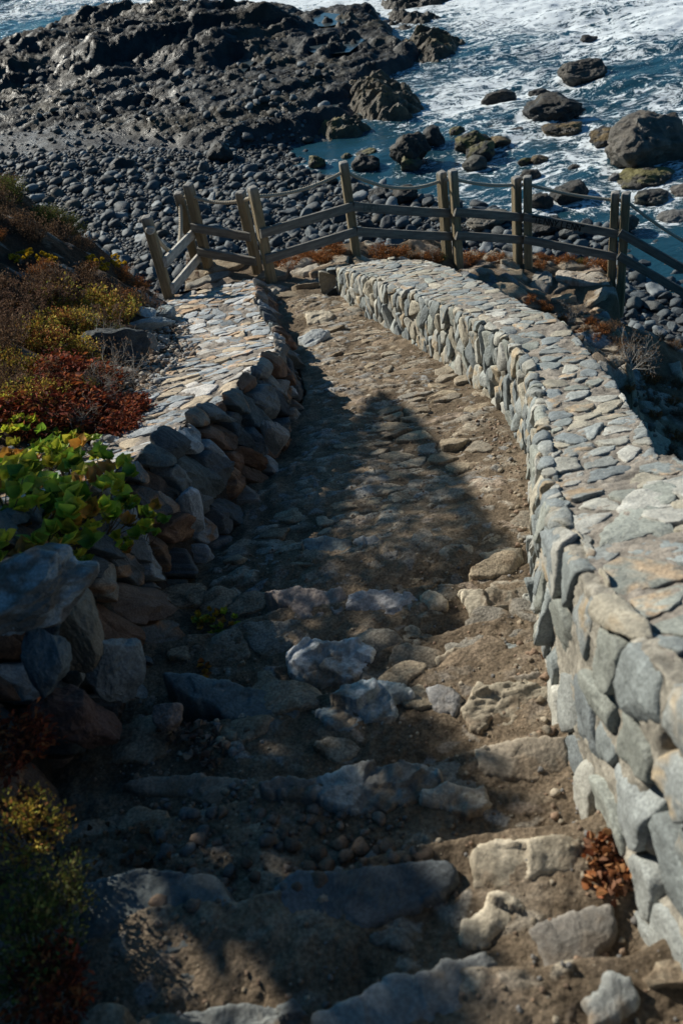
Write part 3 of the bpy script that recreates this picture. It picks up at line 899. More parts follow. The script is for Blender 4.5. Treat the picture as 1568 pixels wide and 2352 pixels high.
slab([(1094, 1576), (1124, 1571), (1199, 1573), (1269, 1591), (1279, 1626), (1264, 1676), (1134, 1701), (1084, 1676), (1064, 1626)], 8.85, TAN, 'wide sunlit stone with wavy layered grain beside the right wall', seed=317, rough=.014, col2=(.24, .21, .16), streak=True, tilt=(0, .2))
slab([(660, 1500), (700, 1473), (784, 1471), (834, 1471), (859, 1486), (849, 1516), (815, 1556), (790, 1562), (740, 1572), (675, 1562), (662, 1530)], 8.69, (.33, .35, .35), 'white speckled grey block in shade in the middle of the steps', seed=318, rough=.016, col2=(.55, .56, .56), rise=.04)
slab([(994, 1506), (1044, 1488), (1100, 1484), (1095, 1497), (1060, 1514), (1000, 1523)], 8.69, TAN2, 'narrow bright cream stone where shade meets sun', seed=319)
slab([(1074, 1526), (1119, 1506), (1144, 1511), (1144, 1531), (1090, 1534)], 8.70, (.33, .34, .32), 'small grey half-moon stone in the sunlit strip of the steps', seed=320)
slab([(1164, 1555), (1189, 1524), (1220, 1524), (1245, 1560), (1200, 1568)], 8.71, (.31, .27, .22), 'small domed brown stone near the foot of the right wall', seed=321, rise=.04)
slab([(1126, 1491), (1160, 1478), (1250, 1480), (1256, 1500), (1180, 1508), (1130, 1502)], 8.68, (.28, .30, .29), 'low blue-grey stone of a step edge ending at the right wall', seed=322, rough=.012)
slab([(1003, 1552), (1030, 1530), (1056, 1540), (1050, 1568), (1010, 1573)], 8.70, (.36, .34, .29), 'small upright pale stone just above the rounded grey stone', seed=323)
slab([(610, 1367), (680, 1352), (784, 1352), (792, 1385), (780, 1415), (740, 1427), (690, 1412), (650, 1388)], 8.52, (.27, .225, .20), 'pinkish brown rough stone in shade, left half of a step edge', seed=324, rough=.016)
slab([(800, 1370), (850, 1355), (940, 1356), (965, 1375), (975, 1400), (900, 1412), (830, 1402), (797, 1397)], 8.52, (.30, .29, .29), 'long pale grey stone in shade beside the pinkish brown one', seed=325, rough=.014)
slab([(962, 1366), (1000, 1358), (1028, 1375), (1020, 1392), (985, 1397)], 8.53, (.46, .38, .28), 'orange tan wedge stone lit by the sun at the shadow edge', seed=326)
slab([(1050, 1358), (1120, 1350), (1180, 1355), (1200, 1375), (1150, 1402), (1080, 1402)], 8.52, (.36, .32, .25), 'rough cream stone of a sunlit step edge right of the shadow', seed=327, rough=.014)
slab([(1200, 1366), (1235, 1358), (1250, 1380), (1215, 1397)], 8.52, (.30, .30, .27), 'small grey stone between the rough cream stone and the right wall', seed=328)
slab([(1008, 1264), (1040, 1252), (1085, 1255), (1090, 1270), (1040, 1292), (1012, 1282)], 8.36, (.42, .37, .29), 'rounded cream cobble at the tip of the big shadow', seed=329, rise=.04)
slab([(1104, 1270), (1150, 1262), (1195, 1260), (1200, 1280), (1170, 1307), (1120, 1307)], 8.36, (.34, .30, .23), 'flat sandy stone in the sun right of the shadow tip', seed=330, rise=.03)
slab([(690, 1242), (740, 1232), (805, 1240), (810, 1270), (780, 1284), (720, 1277)], 8.37, (.17, .195, .195), 'long oval blue-green stone in shade on the upper step', seed=331, rough=.004)
slab([(812, 1242), (860, 1230), (895, 1253), (850, 1270)], 8.37, (.30, .30, .29), 'small pale rough stone right of the oval blue-green one', seed=332)
slab([(685, 780), (720, 763), (757, 763), (738, 785), (720, 799), (700, 803)], 7.25, (.33, .35, .35), 'flat grey arrow-shaped stone on the path near its far end', seed=333, rise=.05, tilt=(0, .2))
slab([(700, 720), (745, 712), (770, 722), (745, 742), (705, 740)], 7.03, TAN2, 'flat tan paving stone on the far end of the path', seed=334, rise=.04)
slab([(1099, 640), (1120, 622), (1136, 630), (1150, 660), (1110, 668)], 6.2, (.13, .14, .145), 'dark square block lying behind the far half of the right wall', seed=335, rise=.12, tilt=(0, .1))
slab([(1214, 648), (1230, 630), (1265, 632), (1266, 652), (1240, 656)], 5.86, (.26, .25, .22), 'flat tilted slab on the terrace behind the fence shadow', seed=336, rise=.07)
slab([(1275, 618), (1340, 628), (1395, 636), (1398, 652), (1340, 650), (1275, 640)], 5.66, (.40, .35, .29), 'pale pinkish slab in the sun at the edge of the terrace below the fence rails', seed=337, rise=.05)

# rows of set stones along the front edge of every tread, between the big slabs
rgn = np.random.default_rng(91); ac = Acc()
levels = [t_[0] for t_ in TREADS]
for k, (lev, ye) in enumerate(TREADS):
    xl_, xr_ = float(np.interp(ye, Y_LB, X_LB)) + .02, float(np.interp(ye, Y_RB, X_RB)) - .02
    def fS(S, T, H, lev=lev): return np.stack([S, T, lev + H], -1)
    for p, poly in cells(xl_, xr_, ye - .28, ye + .12, .19, .12, rgn, .9, .15):
        e_ = ye + .05 * p[0] - p[1]
        if e_ < -.02 or e_ > .15 or p[0] < xl_ or p[0] > xr_: continue
        if any(poly_sd(np.array([p[0]]), np.array([p[1]]), W)[0] < .02 for W in SLABS): continue
        if rgn.random() < (.02 if e_ < .10 else .3): continue
        w = rgn.uniform(.0, .6); col = PAVE[rgn.integers(len(PAVE))] * rgn.uniform(.75, 1.1) * (1 - w * .5) + DIRT * w * .5
        stone_mesh(ac, poly, fS, rgn, rgn.uniform(-.004, .010), col, vary=DIRT, bevel=.009, deep=.15, gap=.006 * rgn.uniform(.5, 2), seg=.014, wob=.006, tilt=.07, rough=.006, chip=2)
for q_ in range(60):   # odd stones trodden into the treads
    y_ = rgn.uniform(.45, 2.85); x_ = rgn.uniform(np.interp(y_, Y_LB, X_LB) + .06, np.interp(y_, Y_RB, X_RB) - .04)
    if any(poly_sd(np.array([x_]), np.array([y_]), W)[0] < .05 for W in SLABS): continue
    n_ = rgn.integers(5, 8); a_ = np.sort(rgn.uniform(0, 6.28, n_)); r_ = rgn.uniform(.025, .065)
    poly = np.c_[x_ + r_ * 1.3 * np.cos(a_), y_ + r_ * .8 * np.sin(a_)]
    stone_mesh(ac, poly, fP, rgn, rgn.uniform(.002, .012), PAVE[rgn.integers(len(PAVE))] * rgn.uniform(.6, 1.), vary=DIRT, bevel=.008, deep=.05, gap=.0, seg=.012, wob=.005, tilt=.1, rough=.005, chip=1)
tag(fixn(ac.build('step_edges', M_PATH), (0, 0, 1)), kind='structure')

# ------------------------------------------------------------------ rocks
def icosphere(n):
    import bmesh
    bm = bmesh.new(); bmesh.ops.create_icosphere(bm, subdivisions=n, radius=1)
    v = np.array([p.co[:] for p in bm.verts]); f = np.array([[q.index for q in p.verts] for p in bm.faces]); bm.free()
    return v, f


ICO = {n: icosphere(n) for n in (1, 2, 3, 4, 5)}


def rock_shape(seed, sub=4, planes=9, rough=.10, cut=(.55, .9), fine=.03, freq=1.6):
    rg = np.random.default_rng(seed)
    v, f = ICO[sub]; v = v.copy()
    for _ in range(planes):
        n = rg.normal(size=3); n /= np.linalg.norm(n); c = rg.uniform(*cut)
        d = v @ n - c
        v -= np.outer(np.clip(d, 0, None) * .92, n)
    nrm = v / (np.linalg.norm(v, axis=1, keepdims=True) + 1e-9)
    a = fbm(v[:, 0] * freq + seed, v[:, 1] * freq, v[:, 2] * freq, 3, seed) * rough
    b = (1 - np.abs(fbm(v[:, 0] * freq * 3.5 + seed, v[:, 1] * freq * 3.5, v[:, 2] * freq * 3.5, 3, seed + 9))) * fine
    v += nrm * (a + b)[:, None]
    m = np.abs(v).max(0)
    return v / m, f


ROCKXY = []


def boulder(name, u0, u1, v0, v1, col, label, moss=None, mossk=.4, seed=1, group=None, zb=0., rough=.13, planes=8, depth=.8, fine=.10, sub=4, mat=None, cat='rock', maxh=9., rz=None):
    p = onz((u0 + u1) / 2, v1 - (v1 - v0) * .12, zb)
    t = np.linalg.norm(p - CC); w = (u1 - u0) * t / F; hh = (v1 - v0) * t / F
    sa = (CH - zb) / t; ca = math.sqrt(1 - sa * sa)
    dep = w * depth
    h = min(max((hh - .5 * dep * sa) / ca, .28 * w), maxh)
    v, f = rock_shape(seed, sub, planes, rough, fine=fine)
    q = v * np.array([w / 2, dep / 2, h * .62]); q[:, 2] += h * .38
    n1 = fbm(v[:, 0] * 2.2, v[:, 1] * 2.2, v[:, 2] * 2.2, 4, seed + 3)
    c = np.array(col) * (1 + .25 * n1)[:, None]
    if moss is not None:
        k = (sst(.1, .75, v[:, 2] + .7 * n1) * sst(-.3, .4, n1 + mossk))[:, None]
        c = c * (1 - k) + np.array(moss) * k
    wet = sst(.30, .02, q[:, 2] / max(h, .01))[:, None]
    c = c * (1 - .55 * wet)
    o = mk(name, q, [f], mat or M_ROCK, c)
    o.location = (p[0], p[1] + dep * .35, zb); ROCKXY.append((p[0], p[1] + dep * .35, w * .46))
    o.rotation_euler = (0, 0, (seed * .7) % .6 - .3 if rz is None else rz)
    return tag(o, label, cat, group)


DK, BR, TN, GN, OR = (.020, .022, .023), (.040, .034, .026), (.095, .083, .068), (.13, .115, .035), (.17, .115, .045)
S_ = 400
for nm, u0, u1, v0, v1, col, moss, lab in [
    ('boulder', 1412, 1600, 290, 415, TN, None, 'largest boulder, tan and cracked, at the right edge of the picture in the water'),
    ('boulder', 1358, 1452, 299, 346, DK, OR, 'dark flat-topped rock directly left of the largest tan boulder'),
    ('boulder', 1210, 1346, 229, 297, DK, BR, 'black pyramid-shaped boulder standing in the foam'),
    ('boulder', 1253, 1341, 286, 322, BR, OR, 'low rusty brown rock in front of the black pyramid-shaped boulder'),
    ('boulder', 1297, 1394, 147, 199, (.075, .066, .055), BR, 'lone square brown boulder surrounded by white foam'),
    ('boulder', 1113, 1192, 214, 251, DK, BR, 'low dark rock with foam on its left side, in open water'),
    ('boulder', 1218, 1264, 207, 227, DK, None, 'small black rock between the low dark rock and the square brown boulder'),
    ('boulder', 1333, 1372, 82, 102, DK, None, 'small dark rock washed by a breaking wave near the top right'),
    ('boulder', 902, 995, 322, 397, DK, BR, 'big knobbly black boulder behind the rope span right of the tallest post'),
    ('boulder', 965, 1030, 299, 352, DK, None, 'black peaked rock rising behind the big knobbly black boulder'),
    ('boulder', 918, 972, 362, 402, (.05, .05, .042), GN, 'small green-topped rock in front of the big knobbly black boulder'),
    ('boulder', 1027, 1072, 296, 323, BR, GN, 'small round greenish rock right of the black peaked rock'),
    ('boulder', 1050, 1132, 306, 362, BR, GN, 'mossy yellow-green boulder in the middle of the rock cluster'),
    ('boulder', 1076, 1146, 333, 380, DK, GN, 'dark rock with a yellow-green crown in front of the mossy boulder'),
    ('boulder', 1066, 1122, 361, 399, (.07, .07, .06), None, 'smooth round grey rock at the front of the cluster'),
    ('boulder', 1120, 1174, 318, 346, BR, OR, 'flat brown rock at the right end of the rock cluster'),
    ('boulder', 1166, 1218, 297, 319, DK, None, 'low black rock left of the rusty brown rock'),
    ('boulder', 1108, 1146, 289, 304, DK, BR, 'tiny dark rock barely above water behind the cluster'),
    ('boulder', 1189, 1222, 364, 387, BR, GN, 'small greenish rock paired with a rusty one above the double posts'),
    ('boulder', 1222, 1266, 359, 386, BR, OR, 'small rusty orange rock above the double posts'),
    ('boulder', 1298, 1337, 356, 373, DK, BR, 'flat dark rock awash in the strait, the upper of two'),
    ('boulder', 1303, 1337, 381, 401, DK, BR, 'flat dark rock awash in the strait, the lower of two'),
    ('boulder', 1193, 1246, 393, 422, DK, BR, 'black round rock just behind the tops of the double posts'),
    ('boulder', 1398, 1432, 402, 431, (.12, .12, .12), None, 'small pale speckled rock behind the rope near the right double posts'),
    ('boulder', 1262, 1358, 428, 478, DK, BR, 'large black boulder behind the rope between the two right pairs of posts'),
    ('boulder', 1455, 1550, 442, 482, (.13, .12, .09), DK, 'flat tan and black boulder right of the last posts'),
    ('boulder', 1436, 1568, 398, 444, (.05, .045, .035), GN, 'dark rock in the shade at the foot of the largest tan boulder'),
    ('boulder', 1516, 1590, 488, 522, (.14, .14, .135), None, 'speckled white and grey rock near the sloping rope at the right edge'),
    ('boulder', 1540, 1610, 428, 466, (.11, .10, .09), None, 'pale angular rock cut by the right edge above the sloping rope'),
    ('boulder', 1218, 1272, 452, 492, DK, BR, 'dark brown rock right behind the second pair of posts'),
    ('boulder', 1080, 1176, 488, 530, (.14, .125, .10), None, 'flat tan rock seen between the two rails right of the first double posts'),
    ('boulder', 818, 874, 349, 366, DK, GN, 'thin green-topped rock right of the tallest post'),
    ('boulder', 812, 876, 361, 404, DK, BR, 'round black rock right of the tallest post above the rope'),
    ('boulder', 709, 750, 361, 398, BR, GN, 'mossy green upright rock left of the tallest post'),
    ('boulder', 784, 814, 356, 376, BR, GN, 'small brown rock directly behind the top of the tallest post'),
    ('boulder', 44, 84, 329, 362, DK, None, 'dark rock on the black sand near the left edge'),
    ('boulder', 248, 326, 373, 428, DK, None, 'biggest black boulder on the cobble beach, left of the fence'),
    ('boulder', 474, 540, 334, 382, DK, None, 'black boulder at the head of the cobble beach, above the third post'),
    ('boulder', 454, 486, 374, 408, (.10, .11, .115), None, 'pale grey upright rock in front of the black boulder at the beach head'),
    ('boulder', 388, 442, 378, 402, (.10, .105, .105), None, 'pale flat-topped rock on the beach above the leftmost tall posts'),
    ('boulder', 318, 375, 505, 560, (.04, .042, .045), None, 'dark boulder beside the leftmost post among the cobbles'),
    ('boulder', 1225, 1300, 500, 545, DK, None, 'black boulder behind the rail with black graffiti'),
    ('boulder', 1290, 1345, 520, 552, (.10, .11, .11), None, 'grey boulder under the rail with black graffiti'),
    ('boulder', 900, 968, 430, 470, DK, BR, 'black rock below the lowest point of the rope right of the tallest post'),
    ('boulder', 1405, 1470, 500, 540, (.06, .06, .055), None, 'dark rock seen just right of the last pair of posts'),
    ('boulder', 800, 850, 425, 455, (.07, .075, .075), None, 'grey-topped rock right of the tallest post below the rope'),
    ('boulder', 845, 905, 438, 470, DK, None, 'dark wet rock between rope and top rail right of the tallest post'),
]:
    S_ += 7
    zb = -.12
    if v1 > 425 and u0 < 1100 or u1 < 600: zb = .15
    if S_ > 400 + 7 * 35 and u0 > 800: zb = .1
    big = (u1 - u0) > 80
    boulder(nm, u0, u1, v0, v1, col, lab, moss, .25, S_, zb=zb, sub=5 if big else 4, rough=.16, planes=9 if big else 7)

# the reef islands: wide, low, lobed rocks
def island(poly, hgt, label, seed, moss=GN, col=BR):
    W = np.array([onz(u, v, 0)[:2] for u, v in poly]); c0 = W.mean(0)
    lo, hi = W.min(0) - .6, W.max(0) + .6
    X_ = np.arange(lo[0], hi[0], .055); Y_ = np.arange(lo[1], hi[1], .055)
    x, y = np.meshgrid(X_, Y_, indexing='ij')
    sd = poly_sd(x + .3 * fbm(x * 1.2, y * 1.2, 0, 4, seed), y + .3 * fbm(x * 1.2, y * 1.2, 4, 4, seed + 1), W)
    rg = 1 - np.abs(fbm(x * .7 + y * .3, y * 1.5, 0, 4, seed + 2)); n = fbm(x * 2.5, y * 2.5, 0, 4, seed + 3)
    st = y * 1.6 + x * .5 + fbm(x * .5, y * .5, 0, 3, seed + 5); saw = st - np.floor(st)
    z = .55 * hgt * (1 - (1 - np.clip(-sd / 1.5, 0, 1)) ** 2) * (.6 + .4 * rg) + .20 * rg * sst(.2, -.6, sd) + .06 * n + .10 * saw * sst(0, -.6, sd) - .25
    z = np.where(sd > 0, -.4 * sd - .2 + .1 * n, z)
    k = (sst(.22, .6, z / hgt + .3 * n) * sst(-.3, .15, fbm(x * .9, y * .9, 0, 3, seed + 8)) * .8)[..., None]
    c = np.array(col) * (1 + .3 * n)[..., None] * (1 - k) + np.array(moss) * (1 + .3 * n)[..., None] * k
    P_ = np.stack([x - c0[0], y - c0[1], z], -1)
    o = gridmesh('reef_rock', P_, M_ROCK, c, None, keep=z > -.3, smooth=False)
    o.location = (c0[0], c0[1], 0)
    return tag(o, label, 'reef')


island([(800, 205), (845, 182), (905, 182), (940, 210), (972, 235), (965, 262), (900, 288), (840, 285), (800, 262), (770, 245)], 1.5, 'large brown reef rock with mossy top pointing right into the water', 501, OR, (.085, .068, .042))
island([(722, 300), (735, 268), (790, 258), (850, 272), (852, 300), (800, 318), (770, 322), (760, 338), (738, 334), (728, 318)], 1.0, 'yellow-green mossy reef rock in front of the large brown one', 511, (.20, .16, .035), (.075, .062, .035))
island([(925, 95), (970, 72), (1030, 78), (1068, 92), (1055, 135), (1000, 153), (950, 148), (930, 125)], 1.3, 'oval brown reef rock alone in the foam near the top', 521, OR, (.06, .048, .03))
island([(878, 30), (940, 22), (1020, 38), (990, 56), (930, 72), (890, 62)], .9, 'low brown reef ledge at the end of the lava shelf', 531, BR)
island([(865, 8), (930, -8), (1030, -12), (1060, 8), (980, 22), (900, 26)], .9, 'dark reef ledge touching the top edge of the picture', 541, BR)
island([(1035, 2), (1060, 0), (1075, 9), (1050, 14)], .5, 'tiny dark reef rock at the top edge of the picture', 551, BR)

# ------------------------------------------------------------------ shore, pools, sea
def shore_surface(x, y):
    z, sl, k, kr = shore(x, y)
    n = fbm(x * 1.1, y * 1.1, 0, 5, 601); n2 = fbm(x * 4, y * 4, 0, 3, 602)
    lava = np.array([.015, .0185, .021]) * (1 + .45 * n)[..., None]
    brn = sst(.1, .6, fbm(x * .35, y * .35, 0, 4, 604) + .3 * n)[..., None] * sst(.2, .8, z)[..., None]
    lava = lava * (1 - brn) + np.array([.042, .037, .025]) * brn
    sand = np.array([.050, .052, .055]) * (1 + .25 * n2)[..., None]
    kk = k[..., None]
    c = sand * (1 - kk) + lava * kk
    c = c * (1 - .55 * kr[..., None])
    return z, c


X_ = np.concatenate([np.arange(-34, -26, .4), np.arange(-26, 14, .105), np.arange(14, 34, .4)])
Y_ = np.concatenate([np.arange(12.5, 26, .16), np.arange(26, 72, .115), np.arange(72, 100, .5)])
x, y = np.meshgrid(X_, Y_, indexing='ij')
z, c = shore_surface(x, y)
keep = (z > -.35)
tag(gridmesh('rocky_shore', np.stack([x, y, z], -1), M_LAVA, c, keep=keep), kind='structure')

m_pool, nt, b = nodes('still_pool_water')
b.inputs['Base Color'].default_value = (.05, .07, .08, 1); b.inputs['Roughness'].default_value = .16
n_ = N(nt, 'ShaderNodeTexNoise', i_Scale=3., i_Detail=4.); bp = N(nt, 'ShaderNodeBump', i_Strength=.12, i_Distance=.05)
nt.links.new(n_.outputs['Fac'], bp.inputs['Height']); nt.links.new(bp.outputs[0], b.inputs['Normal'])
for pp, zz in POOLW:
    W = np.array(pp); c0 = W.mean(0); W = c0 + (W - c0) * 1.06
    n = len(W)
    o = mk('pool', np.concatenate([np.c_[W - c0, np.zeros(n)], [[0, 0, 0]]]), [[[i, (i + 1) % n, n] for i in range(n)]], m_pool)
    if poly_sd(np.array([0.]), np.array([0.]), W - c0)[0] < 0 and np.cross(W[1] - W[0], W[2] - W[1]) < 0:
        o.data.flip_normals()
    o.location = (c0[0], c0[1], zz); tag(o, kind='structure')

# sea
X_ = np.concatenate([np.arange(-140, -30, 3.), np.arange(-30, 34, .14), np.arange(34, 160, 3.)])
Y_ = np.concatenate([np.arange(15, 24, .3), np.arange(24, 92, .14), np.arange(92, 400, 4.)])
x, y = np.meshgrid(X_, Y_, indexing='ij')
dS = poly_sd(x, y, LAND)
off = sst(0, 9, dS)
wv = .16 * fbm(x * .32 + y * .1, y * .5, 0, 3, 611) + .075 * (1 - np.abs(noise(x * .9 + .4 * y, y * 1.5, 0, 612))) + .035 * fbm(x * 2.6, y * 3.4, 0, 3, 613)
z = wv * (.35 + .65 * off) - .03
# how much foam lies on each place: thick in the open bay at the right, thin in the lee of the rocks
bay = sst(7.5, 19, x * .75 + (y - 33) * .55) * sst(20, 30, y)
left = .22 * sst(-4, -14, x) * sst(60, 66, y)
behind = .30 * sst(54, 60, y) * sst(-4, 2, x)
brk = .25 * np.exp(-(dS / 1.2) ** 2)
lee = .29 * sst(20, 26, y) * sst(2., 6., x)
ring = np.zeros(x.shape)
for rx, ry, rr in ROCKXY:
    m = (np.abs(x - rx) < rr + 3) & (np.abs(y - ry) < rr + 3)
    dd_ = np.hypot((x[m] - rx), (y[m] - ry) * 1.1) - rr
    ring[m] = np.maximum(ring[m], .26 * np.exp(-(np.clip(dd_, -.2, 9) / .28) ** 2) * sst(.1, .5, rr) + .05 * np.exp(-(dd_ / 1.0) ** 2))
foam = np.maximum.reduce([bay * .84, left, behind, lee]) + brk * .30 + ring + .24 * fbm(x * .13, y * .22, 0, 4, 621)
keep = (dS > -2.5) | (y > 90)
tag(gridmesh('sea', np.stack([x, y, z], -1), bpy.data.materials.new('tmp'), np.ones(x.shape + (3,)), keep=keep, extra={'foam': foam}), kind='structure')
sea = bpy.data.objects['sea']
m_sea, nt, b = nodes('sea_water'); L = nt.links.new
tc = N(nt, 'ShaderNodeTexCoord'); mp = N(nt, 'ShaderNodeMapping'); mp.inputs['Scale'].default_value = (.8, 1.25, 1); mp.inputs['Rotation'].default_value = (0, 0, .25)
L(tc.outputs['Object'], mp.inputs[0])
w1 = N(nt, 'ShaderNodeTexNoise', i_Scale=.6, i_Detail=6., i_Roughness=.6, i_Distortion=.6); L(mp.outputs[0], w1.inputs['Vector'])
sub = N(nt, 'ShaderNodeVectorMath', operation='SUBTRACT'); L(w1.outputs['Color'], sub.inputs[0]); sub.inputs[1].default_value = (.5, .5, .5)
sc_ = N(nt, 'ShaderNodeVectorMath', operation='SCALE'); L(sub.outputs[0], sc_.inputs[0]); sc_.inputs['Scale'].default_value = 3.4
ad = N(nt, 'ShaderNodeVectorMath', operation='ADD'); L(mp.outputs[0], ad.inputs[0]); L(sc_.outputs[0], ad.inputs[1])
vo = N(nt, 'ShaderNodeTexVoronoi', feature='DISTANCE_TO_EDGE', i_Scale=.95); L(ad.outputs[0], vo.inputs['Vector'])
vo2 = N(nt, 'ShaderNodeTexVoronoi', feature='DISTANCE_TO_EDGE', i_Scale=2.6); L(ad.outputs[0], vo2.inputs['Vector'])
fn_ = N(nt, 'ShaderNodeTexNoise', i_Scale=2.2, i_Detail=9., i_Roughness=.72, i_Distortion=1.0); L(ad.outputs[0], fn_.inputs['Vector'])
fa = N(nt, 'ShaderNodeAttribute', attribute_name='foam')


def math_(op, a, b_, clamp=False):
    m = N(nt, 'ShaderNodeMath', operation=op, use_clamp=clamp)
    for i, q in enumerate((a, b_)):
        if q is None: continue
        if isinstance(q, (int, float)): m.inputs[i].default_value = q
        else: L(q, m.inputs[i])
    return m.outputs[0]


e1 = math_('MULTIPLY', vo.outputs['Distance'], 1.9)
e2 = math_('MULTIPLY', vo2.outputs['Distance'], 1.1)
lace = math_('MINIMUM', e1, math_('ADD', e2, .12))
nz = math_('MULTIPLY', math_('SUBTRACT', fn_.outputs['Fac'], .5), 2.3)
val = math_('ADD', math_('SUBTRACT', math_('MULTIPLY', fa.outputs['Fac'], .85), lace), nz)
mr = N(nt, 'ShaderNodeMapRange', interpolation_type='SMOOTHSTEP'); mr.inputs['From Min'].default_value = .10; mr.inputs['From Max'].default_value = .33; L(val, mr.inputs['Value'])
mixc = N(nt, 'ShaderNodeMix', data_type='RGBA'); L(mr.outputs[0], mixc.inputs['Factor'])
mixc.inputs['A'].default_value = (.012, .050, .074, 1); mixc.inputs['B'].default_value = (.68, .74, .78, 1)
L(mixc.outputs['Result'], b.inputs['Base Color'])
rr = N(nt, 'ShaderNodeMapRange'); rr.inputs['To Min'].default_value = .16; rr.inputs['To Max'].default_value = .8; L(mr.outputs[0], rr.inputs['Value']); L(rr.outputs[0], b.inputs['Roughness'])
bn = N(nt, 'ShaderNodeTexNoise', i_Scale=3.0, i_Detail=6., i_Roughness=.6); L(mp.outputs[0], bn.inputs['Vector'])
hsum = math_('ADD', bn.outputs['Fac'], math_('MULTIPLY', mr.outputs[0], .25))
bp = N(nt, 'ShaderNodeBump', i_Strength=.7, i_Distance=.06); L(hsum, bp.inputs['Height']); L(bp.outputs[0], b.inputs['Normal'])
sea.data.materials.clear(); sea.data.materials.append(m_sea)

# ------------------------------------------------------------------ cobbles on the beach
rg = np.random.default_rng(11)
COBC = np.array([.82, .88, .93]) * np.array([[.070, .082, .090], [.095, .11, .118], [.05, .058, .064], [.13, .145, .15], [.085, .088, .085], [.045, .052, .058], [.22, .23, .23], [.06, .07, .078], [.10, .088, .07], [.035, .042, .048]])
cand = []
zones = [(9000, (-40, 1560), (395, 700), (.10, .56)), (3000, (-60, 760), (318, 430), (.09, .36)), (260, (560, 1500), (330, 480), (.3, .6)), (1900, (-40, 760), (170, 330), (.10, .50)), (900, (1350, 1640), (590, 830), (.16, .4))]
for nn, uu, vv, ss in zones:
    U = rg.uniform(*uu, nn); V = rg.uniform(*vv, nn)
    for a, b_ in zip(U, V):
        s0 = ss[0] + (ss[1] - ss[0]) * rg.random() ** 3.8
        p = onz(a, b_, .3)
        cand.append((p[0], p[1], s0))
cand = np.array(cand)
zc, slc, kc, krc = shore(cand[:, 0], cand[:, 1])
ok = (slc < .3 + 1.2 * (cand[:, 2] > .33)) & ((kc < .5) | (rg.random(len(cand)) < .35) & (krc < .3)) & (cand[:, 1] > 13)
sandy = poly_sd(cand[:, 0], cand[:, 1], pw([(-80, 310), (200, 305), (420, 322), (520, 330), (430, 350), (250, 360), (120, 392), (-80, 400)], .3))
ok &= ~((sandy < 0) & (rg.random(len(cand)) < .88))
cand = cand[ok]; zc = zc[ok]
# thin out overlaps: bigger first
order = np.argsort(-cand[:, 2]); taken = []; cellmap = {}
sel = []
for i in order:
    x_, y_, s0 = cand[i]; cx, cy = int(x_ // .6), int(y_ // .6); good = True
    for a in (-1, 0, 1):
        for b_ in (-1, 0, 1):
            for (qx, qy, qs) in cellmap.get((cx + a, cy + b_), ()):
                if (qx - x_) ** 2 + (qy - y_) ** 2 < (.37 * (qs + s0)) ** 2: good = False; break
    if good:
        cellmap.setdefault((cx, cy), []).append((x_, y_, s0)); sel.append(i)
sel = np.array(sel); n = len(sel)
shapes = [rock_shape(900 + k, 2, 9, .14, (.42, .85), .04) for k in range(8)]
shapes3 = [rock_shape(900 + k, 3, 9, .14, (.42, .85), .04) for k in range(8)]
cm = [mk('cobble', v * [.5, .42, .33], [f], M_COBBLE, np.tile(COBC[k % 7], (len(v), 1)) * (1 + .2 * noise(v[:, 0] * 3, v[:, 1] * 3, v[:, 2] * 3, k))[:, None]) for k, (v, f) in enumerate(shapes3)]
cobm = [o.data for o in cm]
dd = np.hypot(cand[sel, 0], cand[sel, 1])
key = np.argsort(-cand[sel, 2] / dd)
NTH = 290
for q, j in enumerate(key[:NTH]):
    i = sel[j]; x_, y_, s0 = cand[i]; k = q % 8
    o = cm[k] if q < 8 else cm[k].copy()
    if q >= 8: COL.objects.link(o)
    tag(o, 'rounded grey cobble lying among the many cobbles of the beach', 'cobble', 'cobbles on the beach behind the fence')
    o.location = (x_, y_, zc[i] + s0 * .14); o.rotation_euler = (rg.uniform(-.4, .4), rg.uniform(-.4, .4), rg.uniform(0, 6.3)); o.scale = (s0 * rg.uniform(.85, 1.25), s0 * rg.uniform(.85, 1.1), s0)
ac = Acc()
rest = sel[key[NTH:]]
for k in range(8):
    ii = rest[k::8]
    if not len(ii): continue
    M = rotm(np.tile([0, 0, 1.], (len(ii), 1)), rg.uniform(0, 6.3, len(ii))) @ rotm(np.tile([1., 0, 0], (len(ii), 1)), rg.uniform(-.4, .4, len(ii)))
    sc = cand[ii, 2][:, None] * np.c_[rg.uniform(.4, .6, len(ii)), rg.uniform(.38, .5, len(ii)), rg.uniform(.28, .4, len(ii))]
    M = M * sc[:, None, :]
    ac.inst(shapes[k][0], shapes[k][1], M, np.c_[cand[ii, 0], cand[ii, 1], zc[ii] + cand[ii, 2] * .14], pal(COBC, rg.random(len(ii))) * rg.uniform(.7, 1.15, (len(ii), 1)))
# small shingle between
U = rg.uniform(-60, 1500, 26000); V = rg.uniform(300, 700, 26000)
PP = np.array([onz(a, b_, .2)[:2] for a, b_ in zip(U, V)]); zz, sl, kk, kr = shore(PP[:, 0], PP[:, 1])
sandy = poly_sd(PP[:, 0], PP[:, 1], pw([(-80, 310), (200, 305), (420, 322), (520, 330), (430, 350), (250, 360), (120, 392), (-80, 400)], .3))
m = (sl < .2) & (kk < .6) & (PP[:, 1] > 13) & ~((sandy < 0) & (rg.random(26000) < .9)); PP = PP[m]; zz = zz[m]; nn = len(PP)
M = rotm(np.tile([0, 0, 1.], (nn, 1)), rg.uniform(0, 6.3, nn)); s0 = .03 + .09 * rg.random(nn) ** 2
v1_, f1_ = ICO[1]
ac.inst(v1_ * [1, .8, .6], f1_, M * s0[:, None, None], np.c_[PP, zz + .02], pal(COBC, rg.random(nn)) * rg.uniform(.7, 1.2, (nn, 1)))
